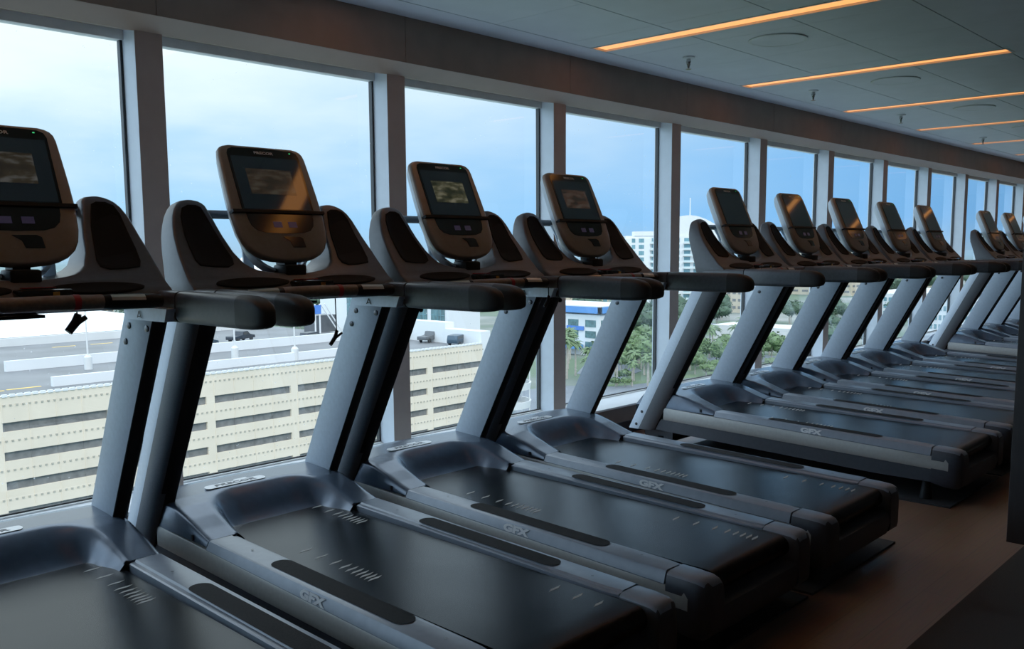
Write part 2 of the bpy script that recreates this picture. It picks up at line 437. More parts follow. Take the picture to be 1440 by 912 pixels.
        loft(bm, [[Vector((s * (0.438 + p[0] * k), y, 1.290 + p[1] * k2)) for p in prof] for y, k, k2 in ((-0.37, 0.7, 0.8), (-0.45, 0.95, 0.95), (-0.715, 1.0, 1.0))])
    con = part('console', bm, M['console'], smooth=50)
    pk = [(0.393, 1.614), (0.378, 1.645), (0.351, 1.657), (0.318, 1.657), (0.299, 1.648), (0.287, 1.61), (0.275, 1.563), (0.262, 1.50), (0.250, 1.448), (0.256, 1.428), (0.283, 1.418), (0.34, 1.420), (0.394, 1.426), (0.404, 1.445), (0.406, 1.49), (0.402, 1.55)]
    for s in (-1, 1):
        bm = BM()
        cu = sum(p[0] for p in pk) / len(pk); cz = sum(p[1] for p in pk) / len(pk)
        def ring(k, d): return [face_pt(s * (cu + (p[0] - cu) * k), cz + (p[1] - cz) * k, d) for p in pk]
        loft(bm, [ring(1.0, -0.002), ring(1.0, 0.004), ring(0.965, 0.005), ring(0.90, 0.0025), ring(0.5, 0.002), ring(0.05, 0.002)])
        part('pocket', bm, M['pocket'], con)
        # shallow tray on the bridge shelf
        bm = BM(); nrm = Vector((0, -0.58, 0.81)); tv = Vector((0, 0.81, 0.58)); c = Vector((s * 0.215, -0.556, 1.3575))
        def ell(rx, ry, d): return [c + rx*math.cos(2*math.pi*k/28)*Vector((1,0,0)) + ry*math.sin(2*math.pi*k/28)*tv + d*nrm for k in range(28)]
        loft(bm, [ell(0.158, 0.030, -0.004), ell(0.158, 0.030, 0.004), ell(0.150, 0.026, 0.006), ell(0.10, 0.014, 0.003)])
        part('tray', bm, M['pocket'], con)
    bm = BM(); box(bm, -0.06, 0.10, -0.640, -0.560, 1.300, 1.362, bev=0.008); part('stop_panel', bm, M['gloss'], con)
    bm = BM(); box(bm, -0.03, 0.075, -0.563, -0.546, 1.364, 1.367); part('stop_label', bm, M['red'], con)
    bm = BM(); box(bm, 0.035, 0.055, -0.6425, -0.6405, 1.338, 1.354); part('caution_mark', bm, M['yellow'], con)
    # handrails ----------------------------------------------------
    for s in (-1, 1):
        prof = rrect(0.078, 0.108, 0.024, 5)
        bm = BM()
        loft(bm, [[Vector((s * (0.438 + p[0] * k), y, 1.290 + 0.004 * (y + .72) + p[1] * k)) for p in prof] for y, k in ((-0.72, 0.97), (-0.724, 1.0), (-0.9, 1.0), (-1.08, 0.99), (-1.105, 0.985))])
        hr = part('handrail', bm, M['arm'], smooth=50)
        bm = BM(); rings = []
        for y, k, kz, dz in ((-1.105, 0.99, 0.99, 0), (-1.16, 0.97, 0.96, -0.001), (-1.195, 0.92, 0.88, -0.003), (-1.222, 0.80, 0.74, -0.006), (-1.240, 0.60, 0.54, -0.010), (-1.248, 0.35, 0.30, -0.012)):
            rings.append([Vector((s * (0.438 + p[0] * k), y, 1.2885 + dz + p[1] * kz)) for p in prof])
        loft(bm, rings); part('end_cap', bm, M['cap'], hr, smooth=50)
    # grip bar with pulse sensors -----------------------------------
    def gp(u): return Vector((u, -0.685 + 0.030 * (u / 0.37) ** 2, 1.320 - 0.008 * (u / 0.37) ** 2))
    bm = BM(); tube(bm, [gp(-0.17 + 0.34 * k / 10) for k in range(11)], 0.0245, 14); gb = part('grip_bar', bm, M['grip_tan'], smooth=60)
    for s in (-1, 1):
        bm = BM(); tube(bm, [gp(s * (0.17 + 0.21 * k / 6)) for k in range(7)], [0.0225] + [0.026] * 5 + [0.022], 14); part('grip_end', bm, M['black'], gb, smooth=60)
        bm = BM()
        for k in range(5):
            a, b = gp(s * (0.195 + 0.024 * k)), gp(s * (0.195 + 0.024 * (k + 1)))
            q = [p + 0.0268 * Vector((0, -math.cos(an), math.sin(an))) for p, ans in ((a, (10, 35, 60)), (b, (60, 35, 10))) for an in map(R, ans)]
            bm.faces.new([bm.verts.new(v) for v in (q[0], q[1], q[4], q[5])]); bm.faces.new([bm.verts.new(v) for v in (q[1], q[2], q[3], q[4])])
        part('pulse_sensor', bm, M['sensor'], gb, smooth=60)
    bm = BM(); tube(bm, [gp(0.075 + 0.02 * k / 2) for k in range(3)], 0.0262, 14); part('red_band', bm, M['red'], gb, smooth=60)
    bm = BM(); box(bm, -0.30, 0.0, -0.66, -0.53, 1.274, 1.284); part('lower_shelf', bm, M['black'], con)
    # display ------------------------------------------------------
    bm = BM()
    loft(bm, [outline(0.02, -0.030), outline(0.0, -0.026), outline(0.0, -0.012), outline(0.003, -0.004), outline(0.010, 0.0)])
    ds = part('display', bm, M['tan'], smooth=50)
    bm = BM()
    bz = [(0.168, 0.222), (0.168, 0.47), (0.160, 0.488), (0.140, 0.497), (0.0, 0.501)]
    loop = bz + [(-u, v) for u, v in reversed(bz[:-1])]
    loft(bm, [[disp(u, v, -0.002) for u, v in loop], [disp(u, v, 0.0025) for u, v in loop]]); part('bezel', bm, M['gloss'], ds)
    bm = BM(); loft(bm, [[disp(u, v, d) for u, v in ((-0.158, 0.226), (0.158, 0.226), (0.158, 0.460), (-0.158, 0.460))] for d in (0.001, 0.0035)]); part('screen', bm, M['screen'], ds)
    bm = BM(); bm.faces.new([bm.verts.new(disp(u, v, 0.0042)) for u, v in ((-0.105, 0.292), (0.105, 0.292), (0.105, 0.405), (-0.105, 0.405))]); part('screen_picture', bm, PICS[0], ds)
    kp = [(0.155, 0.212), (0.153, 0.18), (0.145, 0.152), (0.125, 0.132), (0.09, 0.122), (0.0, 0.119)]
    loop = kp + [(-u, v) for u, v in reversed(kp[:-1])]
    bm = BM(); loft(bm, [[disp(u, v, -0.002) for u, v in loop], [disp(u, v, 0.002) for u, v in loop]])
    for u0 in (-0.045, 0.025):
        f = bm.faces.new([bm.verts.new(disp(u, v, 0.0026)) for u, v in ((u0, 0.145), (u0 + 0.04, 0.145), (u0 + 0.04, 0.170), (u0, 0.170))]); f.material_index = 1
    part('keypad', bm, [M['gloss'], M['key']], ds)
    bm = BM(); loft(bm, [[disp(u, v, d) for u, v in ((-0.2145, 0.207), (0.2145, 0.207), (0.2145, 0.219), (-0.2145, 0.219))] for d in (-0.02, 0.010)]); part('reading_ledge', bm, M['black'], ds)
    sl = [(-0.015, 0.104), (0.062, 0.104), (0.076, 0.096), (0.080, 0.058), (0.020, 0.058), (0.012, 0.085)]
    bm = BM(); loft(bm, [[disp(u, v, d) for u, v in sl] for d in (-0.002, 0.003)]); part('headphone_slot', bm, M['gloss'], ds)
    bm = BM()
    loft(bm, [outline(0.004, -0.024), outline(0.006, -0.040), outline(0.016, -0.062), outline(0.045, -0.085), outline(0.08, -0.092)]); part('back_shell', bm, M['silver'], ds, smooth=50)
    text_mesh('lettering', 'PRECOR', 0.016, M['letter'], ds, frame_matrix(disp(0.0, 0.479, 0.0032) + SH, (1, 0, 0), (0, 0.407, 0.914)), 0.0003, 1.5, 0.0003)
    bm = BM(); bm.faces.new([bm.verts.new(disp(u, v, 0.0034)) for u, v in ((0.124, 0.485), (0.131, 0.485), (0.131, 0.4885), (0.124, 0.4885))]); part('status_light', bm, M['led'], ds)
    bm = BM(); rings = []
    for k in range(25):
        a = R(-105 + 210 * k / 24); cu, cv = 0.150 * math.sin(a), 0.112 - 0.138 * math.cos(a); iu, iv = 0.140 * math.sin(a), 0.112 - 0.127 * math.cos(a)
        rings.append([disp(cu, cv, -0.060), disp(cu, cv, -0.100), disp(iu, iv, -0.100), disp(iu, iv, -0.060)])
    loft(bm, rings); part('cradle', bm, M['cradle'], ds, smooth=50)
    # neck, crossbar, struts -----------------------------------------
    bm = BM(); box(bm, -0.050, 0.050, -0.525, -0.43, 1.372, 1.424, bev=0.010); box(bm, -0.028, 0.028, -0.485, -0.42, 1.42, 1.47); part('display_neck', bm, M['black'])
    bm = BM(); tube(bm, [(-0.29, -0.285, 1.625), (0.29, -0.285, 1.625)], 0.018, 14); part('crossbar', bm, M['plastic'], smooth=60)
    for s in (-1, 1):
        bm = BM()
        loft(bm, [[Vector((s * 0.125 + a * 0.022, y + b * 0.005, z + b * 0.003)) for a, b in ((-1,-1),(1,-1),(1,1),(-1,1))] for y, z in ((-0.37, 1.33), (-0.375, 1.40), (-0.365, 1.48), (-0.33, 1.56), (-0.29, 1.625))]); part('support_strut', bm, M['silver'], smooth=60)
    return t

def children(o): return list(o.children)
def copy_tree(o, parent=None):
    c = o.copy(); COL.objects.link(c)
    if parent is not None:
        c.parent = parent; c.matrix_parent_inverse = o.matrix_parent_inverse.copy()
    for ch in children(o): copy_tree(ch, c)
    return c

TX = [0.672, 1.692, 2.695, 3.675, 5.442, 6.441, 7.422, 8.430, 9.445, 11.490, 12.487, 13.490]
LAB = ['grey treadmill nearest the camera, its display cut by the left frame edge',
       'grey treadmill with an orange glow across its display, second from the left',
       'grey treadmill with a garden picture on its display, third from the left',
       'grey treadmill ending the near row of four, just before the first gap',
       'grey treadmill with its silver side rail exposed just beyond the first gap',
       'grey treadmill second in the middle row of five by the window',
       'grey treadmill third and central in the middle row of five by the window',
       'grey treadmill fourth in the middle row of five by the window',
       'grey treadmill ending the middle row of five, just before the second gap',
       'grey treadmill with exposed blue-grey wing just beyond the second far gap',
       'far grey treadmill whose display stands nearest the dark cabinet edge',
       'farthest grey treadmill, mostly hidden behind the dark cabinet edge']
MATLAB = ['under the treadmill nearest the camera', 'under the treadmill second from the left', 'under the treadmill third from the left', 'with one corner showing behind the near row',
          'with its corner showing just beyond the first gap', 'under the second treadmill of the middle row', 'under the central treadmill of the middle row', 'under the fourth treadmill of the middle row',
          'under the last treadmill of the middle row', 'under the treadmill just beyond the second gap', 'under the second treadmill of the far row', 'under the farthest treadmill']
proto = build_treadmill()
belts = {0: [(0.20, -0.40), (-0.2, -1.45)], 1: [(0.20, -0.23), (-0.17, -0.78), (0.2, -1.72)], 2: [(-0.17, -0.66), (0.17, -1.58)], 3: [(-0.17, -0.80), (0.17, -1.60)]}
bobj = {}
for k, ph in belts.items():
    o = finish(build_belt([p for p in ph if True]), 'running_belt', [M['belt'], M['mark']], None, 35, SH); bobj[k] = o.data
    bpy.data.objects.remove(o)
mills = [proto] + [copy_tree(proto) for _ in TX[1:]]
for i, (t, x) in enumerate(zip(mills, TX)):
    t.location = (x + 0.42, -OY, 0)
    tag(t, LAB[i], 'treadmill', 'treadmills in a row along the windows')
    for ch in children(t):
        if ch.name.startswith('running_belt') and i < 4: ch.data = bobj[i]
        if ch.name.startswith('display') and not ch.name.startswith('display_neck'):
            for g in children(ch):
                if g.name.startswith('screen_picture'):
                    if i < 4:
                        me = g.data.copy(); me.materials[0] = PICS[i]; g.data = me
                    else: bpy.data.objects.remove(g)
    bm = BM(); box(bm, -0.47, 0.47, -2.05, -0.05, 0.0, 0.010)
    mo = finish(bm, 'rubber_mat', M['mat'], None, 0, SH); mo.location = (x + 0.42, -OY, 0.001)
    tag(mo, 'thin black rubber floor mat ' + MATLAB[i], 'mat', 'mats under the treadmills')
# safety lanyards (clip hanging from the grip bar)
def lanyard(i, u, length, k=1.0):
    t = mills[i]; g = Vector((0, 0, 0))
    def P(du, y, z): return Vector((u + du, y, z)) + SH
    bm = BM(); tube(bm, [P(0, -0.69, 1.29), P(0.002, -0.69, 1.29 - length)], 0.0028, 6)
    c = finish(bm, 'safety_cord', M['black'], t, 60)
    bm = BM(); z = 1.29 - length
    tube(bm, [P(0.004, -0.69, z + 0.008), P(-0.006, -0.69, z - 0.02), P(-0.030, -0.69, z - 0.048)], [0.007*k, 0.009*k, 0.008*k], 8)
    tube(bm, [P(-0.004, -0.69, z - 0.022), P(0.028, -0.69, z - 0.004)], [0.006*k, 0.005*k], 8)
    finish(bm, 'safety_clip', M['black'], c, 60)
lanyard(0, 0.085, 0.014, 1.7); lanyard(1, 0.065, 0.135); lanyard(2, 0.36, 0.05)

# ------------------------------------------------------------------ room
M['wood'] = None
def wood_floor():
    m = bpy.data.materials.new('wood_floor'); m.use_nodes = True
    nt = m.node_tree; N = nt.nodes; L = nt.links; b = N['Principled BSDF']
    tc = N.new('ShaderNodeTexCoord')
    br = N.new('ShaderNodeTexBrick'); br.inputs['Scale'].default_value = 1.0
    br.inputs['Brick Width'].default_value = 1.6; br.inputs['Row Height'].default_value = 0.14; br.inputs['Mortar Size'].default_value = 0.002
    br.inputs['Color1'].default_value = (0.20, 0.105, 0.066, 1); br.inputs['Color2'].default_value = (0.235, 0.128, 0.08, 1); br.inputs['Mortar'].default_value = (0.16, 0.085, 0.055, 1)
    L.new(tc.outputs['Object'], br.inputs['Vector'])
    mp = N.new('ShaderNodeMapping'); mp.inputs['Scale'].default_value = (2, 26, 1); L.new(tc.outputs['Object'], mp.inputs['Vector'])
    no = N.new('ShaderNodeTexNoise'); no.inputs['Scale'].default_value = 3; no.inputs['Detail'].default_value = 6; L.new(mp.outputs['Vector'], no.inputs['Vector'])
    mx = N.new('ShaderNodeMix'); mx.data_type = 'RGBA'; mx.blend_type = 'MULTIPLY'; mx.inputs[0].default_value = 0.55
    L.new(br.outputs['Color'], mx.inputs[6]); L.new(no.outputs['Color'], mx.inputs[7]); L.new(mx.outputs[2], b.inputs['Base Color'])
    b.inputs['Roughness'].default_value = 0.38
    return m
M['wood'] = wood_floor()
M['carpet'] = mat('dark_carpet', (0.045, 0.039, 0.037), 0.9, 0, 0.3, 300, 0.5, 900)
M['ceiling'] = mat('ceiling_metal', (0.53, 0.55, 0.60), 0.55, 0.2, 0.04, 5)
M['slot'] = mat('slot_trim', (0.5, 0.47, 0.45), 0.5, 0.2, 0.04, 30)
M['fascia'] = mat('brown_panel', (0.235, 0.165, 0.118), 0.55, 0.0, 0.10, 6, 0.0)
M['soffit'] = mat('soffit_panel', (0.34, 0.225, 0.155), 0.40, 0.05, 0.05, 6)
M['post_room'] = mat('post_shaded', (0.36, 0.29, 0.25), 0.55, 0.0, 0.05, 12)  # room side of the posts: shade and warm lamplight put into the colour
M['post'] = mat('post_skylit', (0.62, 0.70, 0.79), 0.5, 0.0, 0.04, 12)  # window-lit side of the posts: bluish sky light put into the colour
M['winframe'] = mat('window_frame', (0.78, 0.80, 0.79), 0.5, 0.0, 0.05, 12)
M['sill'] = mat('sill_white', (0.82, 0.85, 0.88), 0.35, 0.0, 0.04, 10)
M['wall_low'] = mat('brown_wall', (0.17, 0.125, 0.10), 0.6, 0.0, 0.1, 8)
M['wall'] = mat('room_wall', (0.20, 0.17, 0.15), 0.7, 0.0, 0.08, 4)
M['cabinet'] = mat('dark_cabinet', (0.036, 0.028, 0.026), 0.55, 0.0, 0.15, 9, stretch=(8, 8, 1))
M['gasket'] = mat('black_gasket', (0.015, 0.016, 0.018), 0.6, 0.0, 0.1, 20)
M['lamp'] = mat('warm_lamp', (0.9, 0.6, 0.35), 0.5, 0.0, 0.02, 20, emit=(1.0, 0.34, 0.075), estr=1.22)
M['white_metal'] = mat('white_metal', (0.5, 0.52, 0.53), 0.45, 0.2, 0.05, 30)
M['chrome'] = mat('chrome', (0.5, 0.5, 0.5), 0.2, 1.0, 0.05, 30)

XA, XB = -3.0, 27.0
ZC = 2.878
YG = 0.922
bm = BM(); box(bm, XA, XB, -2.536, 0.60, -0.12, 0.0); struct(bm, 'floor', M['wood'])
bm = BM(); box(bm, XA, XB, -6.5, -2.536, -0.12, 0.0); struct(bm, 'floor', M['carpet'])
bm = BM(); box(bm, XA, XB, -6.6, -6.5, -0.1, 3.1); struct(bm, 'wall_right', M['wall'])
bm = BM(); box(bm, XA - 0.1, XA, -6.6, 1.1, -0.1, 3.1); struct(bm, 'wall_back', M['wall'])
bm = BM(); box(bm, XB, XB + 0.1, -6.6, 1.1, -0.1, 3.1); struct(bm, 'wall_front', M['wall'])
bm = BM(); box(bm, XA, XB, 0.60, 1.02, -0.12, 0.222); struct(bm, 'wall_left', M['wall_low'])
bm = BM(); box(bm, XA, XB, 0.585, 0.60, 0.0, 0.10); struct(bm, 'baseboard_left', M['gasket'])
bm = BM(); box(bm, XA, XB, 0.575, 0.90, 0.222, 0.238, bev=0.003); struct(bm, 'trim_1', M['sill'])
# fascia above the windows, in panels
S = 1.57; P0 = 2.105
bm = BM()
for k in range(-4, 17):
    a = 2.1735 + S * k; a0, a1 = max(XA, a + 0.002), min(XB, a + S - 0.002)
    if a1 > a0: box(bm, a0, a1, 0.681, 0.72, 2.609, ZC + 0.02)
box(bm, XA, XB, 0.70, 0.74, 2.612, ZC + 0.1)
struct(bm, 'trim_2', M['fascia'])
bm = BM(); prism(bm, [(0.683, 2.608), (0.74, 2.66), (1.02, 2.66), (1.02, 2.568), (0.90, 2.566), (0.785, 2.545)], lambda p, q: Vector((q, p[0], p[1])), XA, XB); struct(bm, 'trim_3', M['soffit'])
bm = BM(); box(bm, XA, XB, 0.70, 1.1, 2.64, 3.1); struct(bm, 'wall_left', M['wall'])
# windows with posts
def glass_mat():
    m = bpy.data.materials.new('window_glass'); m.use_nodes = True
    nt = m.node_tree; N = nt.nodes; L = nt.links; N.remove(N['Principled BSDF']); out = N['Material Output']
    tr = N.new('ShaderNodeBsdfTransparent'); tr.inputs['Color'].default_value = (0.93, 0.97, 0.97, 1)
    gl = N.new('ShaderNodeBsdfGlossy'); gl.inputs['Roughness'].default_value = 0.02; gl.inputs['Color'].default_value = (1, 1, 1, 1)
    fr = N.new('ShaderNodeLayerWeight'); fr.inputs['Blend'].default_value = 0.5
    pw = N.new('ShaderNodeMath'); pw.operation = 'POWER'; pw.inputs[1].default_value = 5.0; L.new(fr.outputs['Facing'], pw.inputs[0])
    ml = N.new('ShaderNodeMath'); ml.operation = 'MULTIPLY_ADD'; ml.inputs[1].default_value = 1.4; ml.inputs[2].default_value = 0.06; ml.use_clamp = True
    L.new(pw.outputs[0], ml.inputs[0])
    mx = N.new('ShaderNodeMixShader'); L.new(ml.outputs[0], mx.inputs['Fac']); L.new(tr.outputs[0], mx.inputs[1]); L.new(gl.outputs[0], mx.inputs[2])
    # rain droplets on the outside of the pane
    tc = N.new('ShaderNodeTexCoord'); vo = N.new('ShaderNodeTexVoronoi'); vo.inputs['Scale'].default_value = 26
    L.new(tc.outputs['Object'], vo.inputs['Vector'])
    lt = N.new('ShaderNodeMath'); lt.operation = 'LESS_THAN'; lt.inputs[1].default_value = 0.085; L.new(vo.outputs['Distance'], lt.inputs[0])
    no = N.new('ShaderNodeTexNoise'); no.inputs['Scale'].default_value = 2.3; L.new(tc.outputs['Object'], no.inputs['Vector'])
    gt = N.new('ShaderNodeMath'); gt.operation = 'GREATER_THAN'; gt.inputs[1].default_value = 0.50; L.new(no.outputs['Fac'], gt.inputs[0])
    mu = N.new('ShaderNodeMath'); mu.operation = 'MULTIPLY'; L.new(lt.outputs[0], mu.inputs[0]); L.new(gt.outputs[0], mu.inputs[1])
    m2 = N.new('ShaderNodeMath'); m2.operation = 'MULTIPLY'; m2.inputs[1].default_value = 0.35; L.new(mu.outputs[0], m2.inputs[0])
    df = N.new('ShaderNodeBsdfTranslucent'); df.inputs['Color'].default_value = (0.9, 0.93, 0.95, 1)
    m3 = N.new('ShaderNodeMixShader'); L.new(m2.outputs[0], m3.inputs['Fac']); L.new(mx.outputs[0], m3.inputs[1]); L.new(df.outputs[0], m3.inputs[2])
    L.new(m3.outputs[0], out.inputs['Surface'])
    return m
M['glass'] = glass_mat()
n = 0
for k in range(-4, 16):
    px = P0 + S * k
    if px < XA + 0.2 or px > XB - 1: continue
    n += 1
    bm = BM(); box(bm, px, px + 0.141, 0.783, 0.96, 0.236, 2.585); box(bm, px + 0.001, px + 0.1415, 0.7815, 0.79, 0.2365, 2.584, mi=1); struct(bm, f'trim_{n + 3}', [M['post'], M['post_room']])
    a, b = px + 0.141, min(px + S, XB)
    bm = BM(); box(bm, a, b, 0.90, 0.96, 2.519, 2.58); box(bm, a, b, 0.90, 0.96, 0.222, 0.246); box(bm, b - 0.014, b, 0.915, 0.945, 0.24, 2.52, mi=1); box(bm, a, b, 0.918, 0.93, 0.246, 0.254, mi=1)
    fr = struct(bm, f'window_{n}', [M['winframe'], M['gasket']])
    bm = BM(); bm.faces.new([bm.verts.new((x, 0.93, z)) for x, z in ((a, 0.245), (b, 0.245), (b, 2.522), (a, 2.522))])
    finish(bm, 'pane', M['glass'], fr, 0)
# ceiling: metal panels with light slots
LX = [5.216 + 2.094 * k for k in range(-2, 8)]
LW = 0.18; LY0, LY1 = 0.425, -1.70
ydiv = [0.681, 0.425, -0.282, -0.977, -1.671, -2.366, -3.06, -3.755, -4.45, -5.145, -5.84, -6.5]
bm = BM(); g = 0.004
xdiv = [XA]
for x in LX: xdiv += [x - 0.23, x, x + LW, x + LW + 0.23, x + 1.14]
xdiv = sorted(xdiv) + [XB]
for y1, y0 in zip(ydiv[:-1], ydiv[1:]):
    for a, b in zip(xdiv[:-1], xdiv[1:]):
        if y0 > -1.72 and y1 < 0.43 and any(abs(a - x) < 1e-6 for x in LX): continue
        xg = 0.0015
        if y1 > 0.5: xg = 0.0
        box(bm, a + xg, b - xg, y0 + g, y1 - (g if y1 < 0.6 else 0), ZC, ZC + 0.03)
struct(bm, 'ceiling', M['ceiling'])
bm = BM(); box(bm, XA, XB, -6.6, 1.1, ZC + 0.12, ZC + 0.2)
box(bm, XA, XB, -6.6, 0.69, ZC + 0.10, ZC + 0.125); struct(bm, 'ceiling', M['gasket'])
names = ['second light beyond the frame', 'light just above the frame']
ln = ['wide orange ceiling light strip nearest the camera, cut by the top edge', 'orange ceiling light strip second from the camera, seen whole',
      'orange ceiling light strip third from the camera, reaching the right edge', 'orange ceiling light strip fourth from the camera, short at right edge', 'thin orange ceiling light strip fifth from the camera',
      'thin orange ceiling light strip sixth from the camera, a sliver', 'orange ceiling light strip hidden far beyond the sixth one', 'orange ceiling light strip at the far end of the gym']
lb = ['orange ceiling light strip behind the camera, out of the photo', 'orange ceiling light strip just above the photo'] + ln
for i, x in enumerate(LX):
    t = empty('ceiling_light', (x + LW / 2, (LY0 + LY1) / 2, ZC)); tag(t, lb[i], 'light', 'orange light strips across the ceiling')
    def loc(bm): bmesh.ops.translate(bm, verts=bm.verts, vec=(-(x + LW/2), -(LY0 + LY1)/2, -ZC)); return bm
    bm = BM()
    ya, yb = LY1 - 0.0, LY0 + 0.0
    box(bm, x + .003, x + 0.022, ya, yb, ZC - 0.002, ZC + 0.075); box(bm, x + LW - 0.010, x + LW - .003, ya, yb, ZC - 0.002, ZC + 0.075)
    box(bm, x + .003, x + LW - .003, yb - 0.012, yb, ZC - 0.002, ZC + 0.075); box(bm, x + .003, x + LW - .003, ya, ya + 0.012, ZC - 0.002, ZC + 0.075)
    finish(loc(bm), 'light_frame', M['slot'], t, 0)
    bm = BM(); box(bm, x + 0.022, x + LW - 0.010, ya + 0.012, yb - 0.012, ZC + 0.012, ZC + 0.075); finish(loc(bm), 'diffuser', M['lamp'], t, 0)
splab = ['round flush ceiling speaker nearest the camera', 'round flush ceiling speaker second from the camera', 'round flush ceiling speaker third from the camera', 'round flush ceiling speaker fourth from the camera', 'round flush ceiling speaker fifth from the camera']
for i in range(5):
    x = 5.905 + 2.11 * i
    t = empty('ceiling_speaker', (x, -0.648, ZC)); tag(t, splab[i], 'speaker', 'round speakers in the ceiling')
    bm = BM(); rings = []
    for r, z in ((0.195, 0.0), (0.195, -0.006), (0.185, -0.010), (0.175, -0.008)): rings.append([Vector((r*math.cos(2*math.pi*k/36), r*math.sin(2*math.pi*k/36), z)) for k in range(36)])
    loft(bm, rings, caps=False); finish(bm, 'rim', M['white_metal'], t)
    bm = BM(); disc(bm, (0, 0, -0.007), 0.177, 0.177, (1,0,0), (0,1,0), 36); finish(bm, 'grille', M['ceiling'], t)
sl = ['nearest the camera', 'second from the camera', 'third from the camera', 'fourth from the camera', 'fifth from the camera']
for i, x in enumerate((5.965, 8.00, 10.11, 12.95, 15.0)):
    t = empty('sprinkler', (x, 0.09 - 0.02 * (i > 0), ZC)); tag(t, 'small chrome fire sprinkler under the ceiling, ' + sl[i], 'sprinkler', 'sprinklers along the ceiling edge')
    bm = BM(); tube(bm, [(0,0,0.012), (0,0,-0.008), (0,0,-0.014)], [0.045, 0.045, 0.02], 20); finish(bm, 'escutcheon', M['white_metal'], t)
    bm = BM(); tube(bm, [(0,0,-0.01), (0,0,-0.035), (0,0,-0.05), (0,0,-0.085), (0,0,-0.09)], [0.014, 0.018, 0.010, 0.006, 0.012], 12)
    for s in (-1, 1): tube(bm, [(s*0.014,0,-0.03), (s*0.022,0,-0.05), (s*0.006,0,-0.08)], 0.004, 6)
    finish(bm, 'sprinkler_head', M['chrome'], t)
    bm = BM(); tube(bm, [(0,0,-0.086), (0,0,-0.090)], [0.022, 0.022], 14); finish(bm, 'deflector', M['chrome'], t)
# tall dark cabinet on the right
t = empty('tall_cabinet', (5.2, -3.0, 0)); tag(t, 'tall dark wooden cabinet on a recessed plinth at the right edge', 'cabinet')
bm = BM(); box(bm, 4.69 - 5.2, 5.70 - 5.2, -3.60 + 3.0, -2.520 + 3.0, 0.082, 2.70, bev=0.003); finish(bm, 'cabinet_body', M['cabinet'], t)
bm = BM(); box(bm, 4.75 - 5.2, 5.64 - 5.2, -3.52 + 3.0, -2.60 + 3.0, 0.0, 0.082); finish(bm, 'plinth', M['gasket'], t)

# ------------------------------------------------------------------ outside
GZ = -32.0
M['garage'] = mat('garage_concrete', (0.74, 0.625, 0.475), 0.8, 0, 0.05, 0.3)
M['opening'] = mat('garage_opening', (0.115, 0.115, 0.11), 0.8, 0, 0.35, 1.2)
M['deckc'] = mat('wet_deck', (0.105, 0.108, 0.115), 0.5, 0, 0.35, 0.12)
M['white'] = mat('white_wall', (0.70, 0.71, 0.71), 0.7, 0, 0.03, 0.2)
M['roofwhite'] = mat('white_roof', (0.82, 0.84, 0.84), 0.6, 0, 0.04, 0.06)
M['teal'] = mat('teal_glass', (0.06, 0.13, 0.14), 0.25, 0, 0.5, 0.9)
M['paleglass'] = mat('pale_glass', (0.10, 0.235, 0.28), 0.25, 0, 0.2, 0.3)
M['beige'] = mat('beige_wall', (0.52, 0.42, 0.29), 0.8, 0, 0.06, 0.1)
M['bluroof'] = mat('blue_roof', (0.06, 0.22, 0.60), 0.5, 0, 0.08, 0.3)
M['redroof'] = mat('red_roof', (0.42, 0.12, 0.08), 0.7, 0, 0.1, 0.3)
M['paint_y'] = mat('yellow_paint', (0.75, 0.48, 0.08), 0.7, 0, 0.1, 1)
M['car_dark'] = mat('car_dark', (0.015, 0.018, 0.025), 0.3, 0.3, 0.1, 1)
M['car_blue'] = mat('car_blue', (0.022, 0.045, 0.07), 0.3, 0.3, 0.1, 1)
M['car_grey'] = mat('car_grey', (0.075, 0.078, 0.085), 0.3, 0.3, 0.1, 1)
M['tyre'] = mat('tyre', (0.012, 0.012, 0.012), 0.8)
M['carglass'] = mat('car_glass', (0.02, 0.025, 0.03), 0.1)
M['leaf_a'] = mat('leaves_green', (0.062, 0.112, 0.034), 0.8, 0, 0.5, 0.9)
M['leaf_b'] = mat('leaves_dark', (0.027, 0.060, 0.028), 0.8, 0, 0.5, 0.7)
M['leaf_c'] = mat('palm_fronds', (0.075, 0.130, 0.042), 0.7, 0, 0.4, 1.0)
M['trunk'] = mat('trunk', (0.34, 0.31, 0.26), 0.9, 0, 0.2, 2)
M['road'] = mat('road_asphalt', (0.095, 0.112, 0.135), 0.6, 0, 0.15, 0.1)
M['concrete'] = mat('pale_concrete', (0.62, 0.62, 0.60), 0.8, 0, 0.06, 0.3)
M['signblue'] = mat('sign_blue', (0.04, 0.15, 0.55), 0.5)
M['grass'] = mat('lawn', (0.070, 0.120, 0.040), 0.9, 0, 0.3, 0.15)

